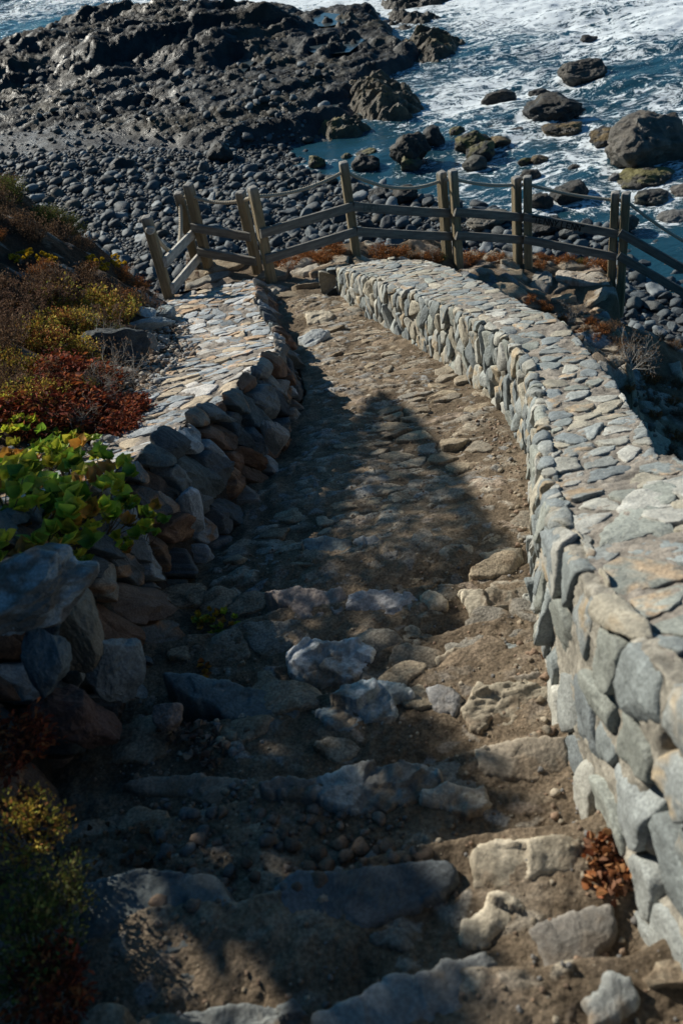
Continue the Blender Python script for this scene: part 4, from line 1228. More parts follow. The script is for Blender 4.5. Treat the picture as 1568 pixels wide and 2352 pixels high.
tag(ac.build('shingle', M_COBBLE), 'smaller dark cobbles and pebbles filling the beach', 'shingle', None, 'stuff')

# ------------------------------------------------------------------ the post and rail fence with rope
fence = empty('rope_fence', (0, 0, 0), 'weathered wooden post and rail fence with rope along the cliff edge', 'fence')
WCOL = np.array([.25, .20, .125]); WCOL2 = np.array([.19, .18, .16])


def post(base, top_h, yaw, w=.098, name='post', lean=0., col=WCOL, below=.35):
    """square post with eased edges, a weathered top and a through hole rim"""
    n = 12; r = .014; k = []
    for q in range(4):
        a0 = math.pi / 2 * q; cx_, cy_ = (w / 2 - r) * (1 if q in (0, 3) else -1), (w / 2 - r) * (1 if q in (0, 1) else -1)
        for t in (0, .5, 1): k.append((cx_ + r * math.cos(a0 + t * math.pi / 2), cy_ + r * math.sin(a0 + t * math.pi / 2)))
    k = np.array(k)
    zs = list(np.linspace(-below, top_h - .02, 14)) + [top_h - .006, top_h, top_h + .002]
    sc = [1] * 14 + [.93, .80, .0]
    V = []
    for z_, s_ in zip(zs, sc):
        wob = .003 * noise(z_ * 3 + base[0] * 5, 0, 0, 3)
        V.append(np.c_[k * s_ + wob, np.full(len(k), z_)])
    V = np.concatenate(V); m_ = len(k)
    V[:, 2] += .006 * noise(V[:, 0] * 30, V[:, 1] * 30, base[0], 7) * (V[:, 2] > top_h - .03)
    i = np.arange(len(zs) * m_).reshape(len(zs), m_)
    f = np.stack([i[:-1], np.roll(i[:-1], -1, 1), np.roll(i[1:], -1, 1), i[1:]], -1).reshape(-1, 4)
    g = noise(V[:, 0] * 40 + base[0], V[:, 1] * 40, V[:, 2] * 2, 5)
    ends = sst(top_h - .05, top_h, V[:, 2])
    c = col * (1 + .18 * g)[:, None] * (1 - ends)[:, None] + np.array([.30, .29, .27]) * ends[:, None]
    o = mk(name, V, [f], M_WOOD, c, fence, smooth=False)
    o.location = tuple(base); o.rotation_euler = (0, lean, yaw)
    return o


def plank(A, B, hgt, th, name='rail', col=WCOL2):
    A, B = np.asarray(A), np.asarray(B); d = B - A; Ln = np.linalg.norm(d)
    xa = d / Ln; ya = np.cross([0, 0, 1.], xa); ya /= np.linalg.norm(ya); za = np.cross(xa, ya)
    n = 14; e = .006
    prof = np.array([(-th / 2, -hgt / 2 + e), (-th / 2, hgt / 2 - e), (-th / 2 + e, hgt / 2), (th / 2 - e, hgt / 2), (th / 2, hgt / 2 - e), (th / 2, -hgt / 2 + e), (th / 2 - e, -hgt / 2), (-th / 2 + e, -hgt / 2)])
    xs = np.linspace(0, Ln, n); V = []
    sg = .008 * noise(A[0] * 3, A[1], 0, 8)
    for x_ in xs:
        q = prof.copy(); q[:, 1] += sg * math.sin(math.pi * x_ / Ln) * 2
        V.append(np.c_[np.full(8, x_), q])
    V = np.concatenate(V); i = np.arange(n * 8).reshape(n, 8)
    f = np.stack([i[:-1], i[1:], np.roll(i[1:], -1, 1), np.roll(i[:-1], -1, 1)], -1).reshape(-1, 4)
    caps = np.array([i[0][:], i[-1][::-1]])
    g = noise(V[:, 0] * 2 + A[0] * 9, V[:, 2] * 40, V[:, 1] * 40, 6)
    o = mk(name, V, [f, caps], M_RAIL, col * (1 + .2 * g)[:, None], fence, smooth=False)
    o.matrix_local = Matrix(((xa[0], ya[0], za[0], A[0]), (xa[1], ya[1], za[1], A[1]), (xa[2], ya[2], za[2], A[2]), (0, 0, 0, 1)))
    return o


HP = 1.10


def toward_cam(p):
    d = CC - p; d[2] = 0; return d / np.linalg.norm(d)


pairs = [('a', 'b'), ('c', 'd'), ('e', 'f'), ('f', 'g'), ('h', 'i'), ('j', 'k'), ('l', 'm')]
yaws = {}
for a, b_ in pairs:
    d = POSTS[b_] - POSTS[a]; w_ = math.atan2(d[1], d[0])
    yaws.setdefault(a, w_); yaws.setdefault(b_, w_)
yaws['f'] = .08
POSTB = dict(POSTS)
# post tops as seen: shift bases of the leftmost posts so their tops keep the right height
pa_top = CC + ray(335.8, 495.7) * 9.45
POSTS['a'] = pa_top - np.array([0, 0, HP]); POSTS['b'] = CC + ray(408.8, 441) * 10.95 - np.array([0, 0, HP])
yaws['a'] = yaws['b'] = math.atan2(*(POSTS['b'] - POSTS['a'])[[1, 0]])
for n_, p in POSTS.items():
    post(p, HP, yaws[n_], col=WCOL * (.62 if n_ == 'b' else 1.) * (.9 + .2 * (ord(n_) % 3) / 2), below=.5)
for a, b_ in pairs:
    A, B = POSTS[a], POSTS[b_]
    d = (B - A) / np.linalg.norm(B - A); per = np.cross([0, 0, 1.], d); per[2] = 0; per /= np.linalg.norm(per)
    if per @ toward_cam((A + B) / 2) < 0: per = -per
    if a == 'a': per = -per if per[0] < 0 else per
    offs = per * (.049 + .021)
    for hz in (.62, .33):
        A2, B2 = A + offs + [0, 0, hz], B + offs + [0, 0, hz]
        ex = .045
        r_ = plank(A2 - d * ex * (0 if a == 'f' else 1), B2 + d * ex * (0 if b_ == 'f' else 1), .10, .04, col=WCOL2 * (2.6 if a == 'a' else 1.) * np.array([1, 1, 1]))  # leftmost span's rails get a paler colour standing in for sunlight on them
        # bolts
        bo = Acc()
        for e_ in (.04, .96):
            c0 = A2 * (1 - e_) + B2 * e_ + per * .021
            vv_, ff_ = ICO[2]; bo.add(vv_ * .012 + c0, ff_, (.12, .11, .10))
        ob = bo.build('bolt', M_STEM, r_); ob.matrix_parent_inverse = r_.matrix_local.inverted()


def rope(A, B, sag, rad=.018):
    n = 90; t = np.linspace(0, 1, n)
    P_ = A[None] * (1 - t)[:, None] + B[None] * t[:, None]; P_[:, 2] -= sag * 4 * t * (1 - t)
    s = np.concatenate([[0], np.cumsum(np.linalg.norm(np.diff(P_, axis=0), axis=1))])
    m_ = max(60, int(s[-1] / .012)); si = np.linspace(0, s[-1], m_)
    P_ = np.stack([np.interp(si, s, P_[:, k]) for k in range(3)], 1)
    T = np.gradient(P_, axis=0); T /= np.linalg.norm(T, axis=1, keepdims=True)
    a = np.cross(T, [0, 0, 1.]); nn_ = np.linalg.norm(a, axis=1, keepdims=True); a = np.where(nn_ < .05, [[1., 0, 0]], a / (nn_ + 1e-9)); b__ = np.cross(a, T)
    ac = Acc()
    for k in range(3):
        ph = si / .085 * 2 * math.pi + k * 2 * math.pi / 3
        Q = P_ + rad * .55 * (np.cos(ph)[:, None] * a + np.sin(ph)[:, None] * b__)
        v_, f_ = tube(Q, rad * .62, 6); ac.add(v_, f_, (.40, .355, .28))
    return ac.build('rope', M_ROPE, fence)


hr = np.array([0, 0, HP - .10])
rope(POSTS['a'] + hr, POSTS['b'] + hr, .42, .021)
rope(POSTS['c'] + hr + [0, 0, -.04], POSTS['d'] + hr, .05)
rope(POSTS['e'] + hr, POSTS['f'] + hr, .07)
rope(POSTS['f'] + hr, POSTS['g'] + hr, .14)
rope(POSTS['h'] + hr, POSTS['i'] + hr, .035)
rope(POSTS['j'] + hr, POSTS['k'] + hr, .03)
rope(POSTS['l'] + hr, POSTS['m'] + hr, .10)
rope(POSTS['b'] + hr, POSTS['c'] + hr, .005); rope(POSTS['d'] + hr, POSTS['e'] + hr, .005); rope(POSTS['g'] + hr, POSTS['h'] + hr, .004); rope(POSTS['i'] + hr, POSTS['j'] + hr, .004); rope(POSTS['k'] + hr, POSTS['l'] + hr, .004)
# knot on the first post
kn = Acc(); v_, f_ = ICO[3]
for q in range(3):
    th = np.linspace(0, 2 * math.pi, 24)
    c0 = POSTS['a'] + hr + toward_cam(POSTS['a'].copy()) * .065 + np.array([.0, 0, -.02])
    rr_ = .025 + .006 * q
    Q = c0 + np.c_[rr_ * np.cos(th), .012 * np.sin(2 * th + q), rr_ * .8 * np.sin(th)]
    v2, f2 = tube(Q, .014, 6); kn.add(v2, f2, (.42, .40, .36))
kn.add(v_ * .03 + (POSTS['a'] + hr + toward_cam(POSTS['a'].copy()) * .06 - [0, 0, .02]), f_, (.40, .37, .33))
kn.build('rope_knot', M_ROPE, fence)


# writing scrawled on the rails
def strokes(text, A, d, up, nrm, size, col, name, w=.006):
    G = {'L': [[(0, 1), (0, 0), (.6, 0)]], 'N': [[(0, 0), (0, 1), (.6, 0), (.6, 1)]], 'F': [[(0, 0), (0, 1), (.6, 1)], [(0, .5), (.45, .5)]], 'V': [[(0, 1), (.3, 0), (.6, 1)]], 'U': [[(0, 1), (0, .15), (.3, 0), (.6, .15), (.6, 1)]],
         'T': [[(0, 1), (.7, 1)], [(.35, 1), (.35, 0)]], 'E': [[(.55, 1), (0, 1), (0, 0), (.55, 0)], [(0, .5), (.45, .5)]], 'Y': [[(0, 1), (.3, .5), (.6, 1)], [(.3, .5), (.2, 0)]], '"': [[(0, 1.05), (0, .8)], [(.2, 1.05), (.2, .8)]], 'M': [[(0, 0), (.05, 1), (.35, .4), (.65, 1), (.7, 0)]], 'A': [[(0, 0), (.3, 1), (.6, 0)], [(.12, .4), (.48, .4)]], ' ': []}
    ac = Acc(); x_ = 0
    for ch in text:
        for st in G[ch]:
            pts = np.array([A + d * (x_ + a * size) + up * (b__ * size - size / 2) + nrm * .0015 for a, b__ in st])
            for p0, p1 in zip(pts[:-1], pts[1:]):
                t_ = (p1 - p0) / (np.linalg.norm(p1 - p0) + 1e-9); s_ = np.cross(nrm, t_) * w / 2; e_ = t_ * w * .4
                V = []
                for dz in (0, .0015):
                    V += [p0 - e_ - s_ + nrm * dz, p1 + e_ - s_ + nrm * dz, p1 + e_ + s_ + nrm * dz, p0 - e_ + s_ + nrm * dz]
                ac.add(V, [[4, 5, 6, 7], [0, 1, 5, 4], [1, 2, 6, 5], [2, 3, 7, 6], [3, 0, 4, 7]], col)
        x_ += size * (.35 if ch in ' "' else .85)
    return ac.build(name, M_INK, fence)


def writing(a, b_, text, start, size, col, w):
    A, B = POSTS[a], POSTS[b_]; d = (B - A) / np.linalg.norm(B - A); per = np.cross([0, 0, 1.], d); per /= np.linalg.norm(per)
    if per @ toward_cam((A + B) / 2) < 0: per = -per
    up = np.cross(d, -per) if np.cross(d, -per)[2] > 0 else np.cross(per, -d) * -1
    if up[2] < 0: up = -up
    strokes(text, A + per * .0905 + np.array([0, 0, .62]) + d * start, d, up, per, size, col, 'graffiti', w)


writing('f', 'g', 'LNFU', .14, .06, (.03, .07, .07), .005)
writing('j', 'k', '"TENNY LENN"', .06, .072, (.012, .012, .013), .011)

# ------------------------------------------------------------------ plants
def leaf_mesh(cup=.35, nl=5, nw=3, obov=.65):
    t = np.linspace(0, 1, nl); w = np.sin(np.pi * np.clip(t, 0, 1) ** (1 / (1.6 * obov) if obov else 1)) * .5 + .02
    V = []
    for i, a in enumerate(t):
        for j in range(nw):
            b_ = (j / (nw - 1)) * 2 - 1
            V.append((a, b_ * w[i], cup * (b_ * b_ * w[i] * .9 + .25 * (a - .2) ** 2)))
    return np.array(V), gridf(nl, nw)


LEAF_B = leaf_mesh(.5, 6, 5, 1.0)
LEAF_S = leaf_mesh(.3, 3, 3, .8)
LEAF_N = leaf_mesh(.2, 4, 2, .6)


def frame(dirs, rg, roll=1.2):
    """rotation matrices whose x axis is dirs, z roughly up"""
    x_ = dirs / (np.linalg.norm(dirs, axis=1, keepdims=True) + 1e-9)
    up = np.tile([0, 0, 1.], (len(x_), 1)) + rg.normal(size=x_.shape) * .35
    y_ = np.cross(up, x_); y_ /= np.linalg.norm(y_, axis=1, keepdims=True) + 1e-9
    z_ = np.cross(x_, y_)
    a = rg.uniform(-roll, roll, len(x_)); c, s = np.cos(a)[:, None], np.sin(a)[:, None]
    y2 = y_ * c + z_ * s; z2 = z_ * c - y_ * s
    return np.stack([x_, y2, z2], -1)


def stems(ac, rg, n, R, Hh, col, r0=.003, lean=1.0):
    tips = []
    for _ in range(n):
        a = rg.uniform(0, 2 * math.pi); rr_ = R * math.sqrt(rg.random()); hh = Hh * rg.uniform(.55, 1.) * (1 - .4 * (rr_ / R) ** 2)
        p0 = np.array([rr_ * .3 * math.cos(a), rr_ * .3 * math.sin(a), -.03]); p2 = np.array([rr_ * math.cos(a), rr_ * math.sin(a), hh])
        p1 = (p0 + p2) / 2 + np.array([*(rg.normal(size=2) * R * .12), hh * .15])
        t = np.linspace(0, 1, 6)[:, None]
        P_ = p0 * (1 - t) ** 2 + 2 * p1 * t * (1 - t) + p2 * t * t
        v, f = tube(P_, np.linspace(r0, r0 * .55, 6), 4); ac.add(v, f, np.array(col) * rg.uniform(.7, 1.2)); tips.append((p2, p2 - P_[-3]))
    return tips


def plant(name, kind, seed, label, cat, group=None):
    """each kind is stems plus its own sort of leaves or heads, 1 m reference size given in the table"""
    rg = np.random.default_rng(seed)
    root = empty(name, (0, 0, -50), label, cat, group)
    sa, la = Acc(), Acc()
    if kind == 'spoon':      # rosettes of cupped fleshy leaves
        tips = stems(sa, rg, 17, .27, .13, (.10, .07, .04), .004)
        for p, d in tips:
            k = rg.integers(5, 8); ang = rg.uniform(0, 6.3) + np.arange(k) * 2.4
            el = rg.uniform(.1, 1.0, k)
            D = np.c_[np.cos(ang) * np.cos(el), np.sin(ang) * np.cos(el), np.sin(el)] + d * 4
            sz = rg.uniform(.045, .08, k)
            M = frame(D, rg, .35) * (sz[:, None, None] * np.array([1, .95, .9]))
            u = rg.random()
            base = np.array([.17, .27, .03]) if u < .38 else (np.array([.46, .46, .05]) if u < .74 else np.array([.46, .22, .04]))
            la.inst(LEAF_B[0], LEAF_B[1], M, p + D * .004, np.clip(base * rg.uniform(.65, 1.35, (k, 1)) * (1 + rg.normal(size=(k, 3)) * .1), .01, 1))
        la_m = M_LEAF
    elif kind in ('rust', 'russet', 'gold', 'brown', 'olive'):
        cfg = dict(rust=([[.28, .055, .02], [.18, .035, .018], [.36, .11, .035], [.09, .025, .018]], .014, .030), russet=([[.36, .14, .04], [.28, .10, .035], [.44, .20, .06], [.18, .08, .04]], .013, .026),
                   gold=([[.56, .40, .07], [.42, .24, .07], [.34, .34, .06], [.34, .15, .05], [.62, .46, .08]], .014, .027), brown=([[.20, .12, .065], [.15, .085, .05], [.26, .16, .09], [.11, .065, .04]], .010, .02),
                   olive=([[.10, .13, .03], [.15, .17, .04], [.2, .17, .05], [.08, .09, .03]], .011, .022))[kind]
        tips = stems(sa, rg, 60, .20, .20, (.11, .075, .05), .0022)
        for p, d in tips:
            k = rg.integers(14, 26)
            D = rg.normal(size=(k, 3)) * .8 + d / np.linalg.norm(d); D[:, 2] = np.abs(D[:, 2]) * (.8 if kind != 'rust' else -.2) + .1
            pos = p + rg.normal(size=(k, 3)) * np.array([.018, .018, .016]) - d * rg.random((k, 1)) * 1.5
            sz = rg.uniform(cfg[1], cfg[2], k) * (1.6 if kind == 'rust' else 1)
            M = frame(D, rg, 1.5) * (sz[:, None, None] * np.array([1, .42 if kind == 'rust' else .62, .8]))
            la.inst(LEAF_S[0], LEAF_S[1], M, pos, pal(cfg[0], rg.random(k)) * rg.uniform(.6, 1.3, (k, 1)))
        la_m = M_DRY
    elif kind == 'bush':
        tips = stems(sa, rg, 150, .42, .75, (.11, .075, .05), .006)
        for p, d in tips:
            k = rg.integers(16, 26)
            D = rg.normal(size=(k, 3)) + d / np.linalg.norm(d); sz = rg.uniform(.025, .045, k)
            la.inst(LEAF_S[0], LEAF_S[1], frame(D, rg, 1.5) * (sz[:, None, None] * np.array([1, .6, .8])), p + rg.normal(size=(k, 3)) * .04 - d * rg.random((k, 1)) * 2.5, pal([[.07, .09, .03], [.10, .11, .03], [.14, .10, .05], [.05, .06, .025]], rg.random(k)) * rg.uniform(.7, 1.2, (k, 1)))
        la_m = M_DRY
    elif kind == 'grass':
        n = 420
        for _ in range(n):
            a = rg.uniform(0, 6.3); r_ = .16 * rg.random(); L_ = rg.uniform(.2, .42); b_ = rg.uniform(.15, .9)
            t = np.linspace(0, 1, 5); o = np.array([r_ * math.cos(a), r_ * math.sin(a), 0]); a += rg.normal() * .6
            x_ = L_ * b_ * t ** 1.8; z_ = L_ * (t - .35 * b_ * t * t)
            C_ = o + np.c_[x_ * math.cos(a), x_ * math.sin(a), z_]; w_ = .0035 * (1 - t) + .0006
            s_ = np.array([-math.sin(a), math.cos(a), 0])
            V = np.concatenate([C_ - s_ * w_[:, None], C_ + s_ * w_[:, None]]); i = np.arange(4)
            la.add(V, np.c_[i, i + 1, i + 6, i + 5], np.array([.10, .15, .045]) * rg.uniform(.6, 1.7) * np.array([1 + .5 * rg.random(), 1, 1]))
        stems(sa, rg, 8, .1, .2, (.16, .15, .07), .002); la_m = M_DRY
    elif kind == 'twigs':
        def br(p, d, L_, r_, dep):
            n = 4; P_ = [p]
            for _ in range(n):
                d = d + rg.normal(size=3) * .16; d /= np.linalg.norm(d); P_.append(P_[-1] + d * L_ / n)
            v, f = tube(P_, np.linspace(r_, r_ * .6, n + 1), 4); sa.add(v, f, np.array([.30, .28, .25]) * rg.uniform(.7, 1.25))
            if dep > 0:
                for _ in range(rg.integers(2, 5)):
                    q = P_[rg.integers(2, n + 1)]; d2 = d + rg.normal(size=3) * .6; d2 /= np.linalg.norm(d2); br(q, d2, L_ * .62, r_ * .6, dep - 1)
            else:
                k = 3; D = rg.normal(size=(k, 3)); M = frame(D, rg) * .008
                la.inst(LEAF_S[0], LEAF_S[1], M, np.tile(P_[-1], (k, 1)), np.tile([.26, .16, .09], (k, 1)) * rg.uniform(.6, 1.2, (k, 1)))
        for _ in range(16):
            a = rg.uniform(0, 6.3); d = np.array([math.cos(a) * .9, math.sin(a) * .9, rg.uniform(.3, 1.)]); br(np.array([0, 0, -.02]), d / np.linalg.norm(d), rg.uniform(.10, .2), .004, 3)
        la_m = M_DRY
    elif kind == 'umbel':   # dried flat flower heads on forked stalks
        tips = stems(sa, rg, 22, .2, .26, (.20, .14, .09), .0028)
        for p, d in tips:
            k = 26; a = rg.uniform(0, 6.3, k); r_ = .03 * np.sqrt(rg.random(k))
            pos = p + np.c_[r_ * np.cos(a), r_ * np.sin(a), .012 - r_ * .3]
            D = np.c_[np.cos(a), np.sin(a), np.full(k, 1.2)] + rg.normal(size=(k, 3)) * .4
            la.inst(LEAF_S[0], LEAF_S[1], frame(D, rg) * rg.uniform(.007, .012, k)[:, None, None], pos, pal([[.24, .14, .09], [.30, .19, .13], [.17, .10, .07]], rg.random(k)))
            for _ in range(5):
                v, f = tube([p - d * 1.2, p - d * .4 + rg.normal(size=3) * .008, pos[rg.integers(k)]], .0012, 3); sa.add(v, f, (.18, .12, .08))
        la_m = M_DRY
    elif kind == 'yellow':  # small clear yellow succulent heads
        tips = stems(sa, rg, 12, .10, .07, (.14, .12, .05), .003)
        for p, d in tips:
            k = 16; D = rg.normal(size=(k, 3)); D[:, 2] = np.abs(D[:, 2]) + .2
            la.inst(LEAF_S[0], LEAF_S[1], frame(D, rg) * rg.uniform(.018, .03, k)[:, None, None], np.tile(p, (k, 1)) + D * .004, np.array([.55, .36, .02]) * rg.uniform(.6, 1.15, (k, 1)))
        la_m = M_LEAF
    sa.build('stems', M_STEM, root, smooth=True)
    la.build('leaves', la_m, root, smooth=True)
    return root


protos = {}
NAMES = dict(spoon='succulent_plant', rust='rust_red_shrub', russet='russet_shrub', gold='golden_shrub', brown='dry_brown_shrub', olive='olive_shrub', grass='grass_clump', twigs='dead_shrub', umbel='dried_flower_plant', yellow='yellow_succulent', bush='leafy_bush')
LAB = dict(spoon='succulent with cupped green and yellow leaves on the left bank', rust='dark rust red shrub of drooping dry leaves on the left bank', russet='low russet orange tuft growing along the cliff edge behind the fence',
           gold='bushy golden yellow and brown shrub on the left bank', brown='dull brown dry shrub on the upper left bank', olive='small olive green shrub on the left bank', grass='soft green grass clump at the cliff corner on the left bank',
           twigs='leafless grey twiggy shrub on the left bank', umbel='dried plant with brown flat flower heads on the left bank', yellow='small bright yellow succulent on the left bank', bush='tall bush on the bank crest left of the picture')
CATS = dict(spoon='succulent', rust='shrub', russet='shrub', gold='shrub', brown='shrub', olive='shrub', grass='grass clump', twigs='dead shrub', umbel='dried plant', yellow='succulent', bush='bush')


def surf(x, y):
    z = ground(x, y); xo, xt, xl = np.interp(y, Y_LO, X_LO), np.interp(y, Y_LT, X_LT), np.interp(y, Y_LB, X_LB)
    top = pz0(y) + np.interp(y, Y_LH, Z_LH); k = np.clip((xl - x) / np.maximum(xl - xt, .02), 0, 1)
    return np.where((x > xo) & (x < xl) & (y < 8.8), np.maximum(z, pz0(y) + (top - pz0(y)) * k), z)


def put(kind, u, v, sc=1., label=None, var=0, group=None, p=None, tilt=.25, sink=.0):
    if p is None: p = hit(u, v, surf)
    if p is None: return None
    key = (kind, var)
    rg2 = np.random.default_rng(int(abs(u) * 7 + abs(v) * 13 + 5))
    rz = (rg2.uniform(-tilt, tilt), rg2.uniform(-tilt, tilt), rg2.uniform(0, 6.28))
    grp = group or LAB[kind].replace('small ', '') + ' group'
    p = np.array([p[0], p[1], p[2] - sink])
    if key not in protos:
        o = plant(NAMES[kind], kind, 1000 + 31 * len(protos), label or LAB[kind], CATS[kind], None if label else grp)
        protos[key] = o; o.location = tuple(p); o.rotation_euler = rz; o.scale = (sc, sc, sc)
        return o
    o = copy_tree(protos[key], p, rz, sc, label or LAB[kind])
    if label and 'group' in o: del o['group']
    if not label: o['group'] = grp
    return o


rg = np.random.default_rng(5)


def region(kind, poly, n, smin, smax, nvar=2, label=None, sink=.02):
    poly = np.array(poly, float); lo, hi = poly.min(0), poly.max(0); k = 0; tries = 0
    while k < n and tries < 4000:
        tries += 1
        q = rg.uniform(lo, hi)
        if poly_sd(np.array([q[0]]), np.array([q[1]]), poly)[0] > 0: continue
        put(kind, q[0], q[1], rg.uniform(smin, smax), None, k % nvar, sink=sink); k += 1


# left bank
for i_, (u, v, sc_) in enumerate([(20, 1110, 1.0), (85, 1085, 1.0), (150, 1100, .95), (200, 1150, .95), (130, 1170, 1.0), (60, 1180, 1.0), (0, 1210, 1.0), (80, 1250, .95), (160, 1230, .9), (225, 1215, .8), (285, 1210, .7), (318, 1235, .5), (110, 1300, .85), (25, 1300, .9), (40, 1010, .7), (120, 985, .6), (180, 1040, .6), (-20, 940, .6), (235, 1275, .5)]):
    put('spoon', u, v, sc_ * .82, None, i_ % 3, sink=.04)
region('rust', [(-40, 800), (60, 830), (200, 850), (260, 900), (250, 980), (210, 1050), (110, 1040), (-40, 960)], 22, .5, .95, 3, sink=.05)
region('brown', [(-40, 830), (250, 870), (240, 1000), (-40, 960)], 6, .5, .8, 2)
region('twigs', [(-40, 830), (250, 870), (240, 1000), (-40, 960)], 4, .5, .8, 2)
region('rust', [(260, 900), (330, 890), (345, 940), (300, 985), (240, 1000), (200, 1060)], 5, .45, .7, 2)
region('gold', [(40, 745), (130, 700), (230, 690), (310, 730), (310, 790), (200, 830), (60, 820)], 15, .75, 1.15, 2)
region('spoon', [(-40, 840), (150, 840), (300, 880), (240, 1000), (60, 1040), (-40, 1000)], 7, .28, .5, 3)
region('gold', [(-40, 800), (200, 830), (320, 860), (260, 960), (60, 960), (-40, 940)], 7, .4, .8, 2)
LAB['russet'] = 'low russet orange tuft on the left bank'
region('russet', [(-40, 640), (150, 690), (340, 700), (340, 880), (200, 840), (-40, 800)], 10, .5, .9, 2)
region('russet', [(0, 540), (300, 620), (350, 690), (200, 680), (0, 640)], 7, .5, .9, 2)
region('twigs', [(-40, 620), (330, 690), (300, 900), (-40, 860)], 9, .6, 1.0, 2)
region('umbel', [(-40, 640), (330, 700), (300, 840), (-40, 800)], 8, .6, 1.0, 2)
region('yellow', [(0, 700), (300, 740), (300, 900), (0, 860)], 8, .5, .9, 2)
region('olive', [(60, 700), (300, 720), (280, 800), (60, 800)], 5, .5, .7, 2)
region('gold', [(0, 800), (100, 810), (90, 870), (0, 850)], 2, .5, .7, 2)
region('gold', [(170, 880), (250, 870), (240, 930), (170, 940)], 3, .4, .6, 2)
region('brown', [(-40, 640), (60, 640), (200, 660), (330, 690), (350, 720), (250, 710), (120, 700), (-40, 740)], 6, .8, 1.2, 2)
region('brown', [(-40, 740), (60, 740), (60, 830), (-40, 840)], 4, .8, 1.1, 2)
region('umbel', [(-20, 690), (80, 700), (150, 690), (300, 700), (340, 720), (200, 720), (60, 740), (-20, 740)], 9, .7, 1.1, 2)
region('brown', [(-40, 430), (60, 430), (200, 520), (290, 580), (330, 640), (200, 600), (60, 560), (-40, 520)], 14, .8, 1.1, 2)
region('olive', [(0, 440), (100, 440), (220, 540), (280, 570), (200, 570), (60, 500)], 10, .7, 1.1, 2)
region('olive', [(250, 680), (310, 690), (320, 730), (260, 740)], 3, .5, .7, 2)
region('grass', [(150, 465), (200, 480), (290, 545), (310, 575), (250, 560), (180, 510)], 9, .9, 1.35, 2)
region('grass', [(60, 425), (100, 430), (130, 450), (80, 450)], 3, .6, .9, 2)
for i_, (u, v) in enumerate([(50, 600), (105, 603), (218, 605), (235, 622), (262, 607), (278, 618), (310, 626), (60, 596)]):
    put('yellow', u, v, .9, None, i_ % 2)
LAB['russet'] = 'low russet orange tuft growing along the cliff edge behind the fence'
# far cliff edge behind the fence
for u, v in [(640, 600), (668, 590), (690, 596), (725, 585), (760, 570), (775, 580), (745, 595), (700, 580), (870, 578), (895, 584), (925, 585), (950, 590), (975, 588), (1000, 592), (880, 590), (910, 578), (1075, 596), (1090, 590), (1140, 595), (1238, 590), (1262, 588), (1290, 585),
             (1300, 596), (1330, 590), (1350, 602), (1375, 606), (1390, 615), (1345, 612), (1450, 640), (1470, 655), (1490, 650), (1515, 668), (1540, 680), (1560, 690), (1500, 680), (1465, 625), (1240, 605), (660, 612)]:
    p = None
    for dv in (6, 12, 20, 30):
        p = hit(u, v + dv)
        if p is not None and p[2] > 4: break
    if p is None: continue
    put('russet', u, v, rg.uniform(.45, .75), None, int(rg.integers(2)), p=p, sink=.02)
for u, v in [(1010, 600), (1330, 612), (1355, 608), (1460, 645), (1490, 670)]:
    put('olive', u, v, .55, 'small yellow-green shrub behind the fence among russet tufts' , 0)
    bpy.context.scene.collection.objects[-1]
# outside the right wall
for u, v, s in [(1215, 695, .5), (1240, 705, .45), (1255, 715, .45), (1355, 745, .5), (1375, 765, .6), (1340, 770, .5), (1365, 785, .5), (1290, 740, .4), (1440, 900, .6), (1470, 840, .5), (1500, 880, .6), (1540, 930, .6), (1500, 960, .5), (1550, 1010, .6), (1480, 870, .6)]:
    put('russet', u, v, s, 'russet orange tuft growing close outside the right wall', 0 if s > .5 else 1, group='russet tufts outside the right wall')
for o in [o for o in bpy.data.objects if o.get('label') == 'russet orange tuft growing close outside the right wall']: o['group'] = 'russet tufts outside the right wall'
for o in [o for o in bpy.data.objects if o.get('label') == 'small yellow-green shrub behind the fence among russet tufts']: o['group'] = 'yellow-green shrubs behind the fence'
for i_, (u, v) in enumerate([(1530, 1000), (1500, 930), (1545, 1060), (1560, 960), (1470, 900), (1520, 880), (1555, 890), (1420, 800), (1460, 790), (1510, 780), (1550, 800), (1400, 760), (1560, 1100), (1535, 1040), (1440, 740), (1500, 720)]):
    put('brown', u, v, .55 + .05 * (i_ % 4), 'small dull brown tuft on the dark slope outside the right wall', i_ % 2, group='brown tufts outside the right wall')
for o in [o for o in bpy.data.objects if o.get('label') == 'small dull brown tuft on the dark slope outside the right wall']: o['group'] = 'brown tufts outside the right wall'
for i_, (u, v) in enumerate([(340, 590), (352, 615), (330, 600), (362, 640), (345, 645), (325, 625), (372, 655)]):
    put('brown' if i_ % 2 else 'olive', u, v, .6, 'small tuft at the foot of the leftmost fence post', i_ % 2)
for o in [o for o in bpy.data.objects if o.get('label') == 'small tuft at the foot of the leftmost fence post']: o['group'] = 'tufts at the leftmost fence post'
put('twigs', 1315, 735, .9, 'grey leafless shrub on the terrace just behind the right wall', 0)
put('twigs', 1440, 850, 1.3, 'larger grey leafless shrub with long pale twigs at the right wall', 1)
put('twigs', 1485, 840, 1.0, 'pale twiggy shrub at the right edge beside the larger leafless one', 0)
put('twigs', 880, 585, .7, 'thin grey twiggy plant behind the top rail right of the tallest post', 1)
put('twigs', 985, 590, .7, 'pale dry twiggy plant left of the first double posts behind the wall', 0)
put('twigs', 1500, 640, 1.2, 'grey dead shrub under the sloping rails at the right edge', 1)
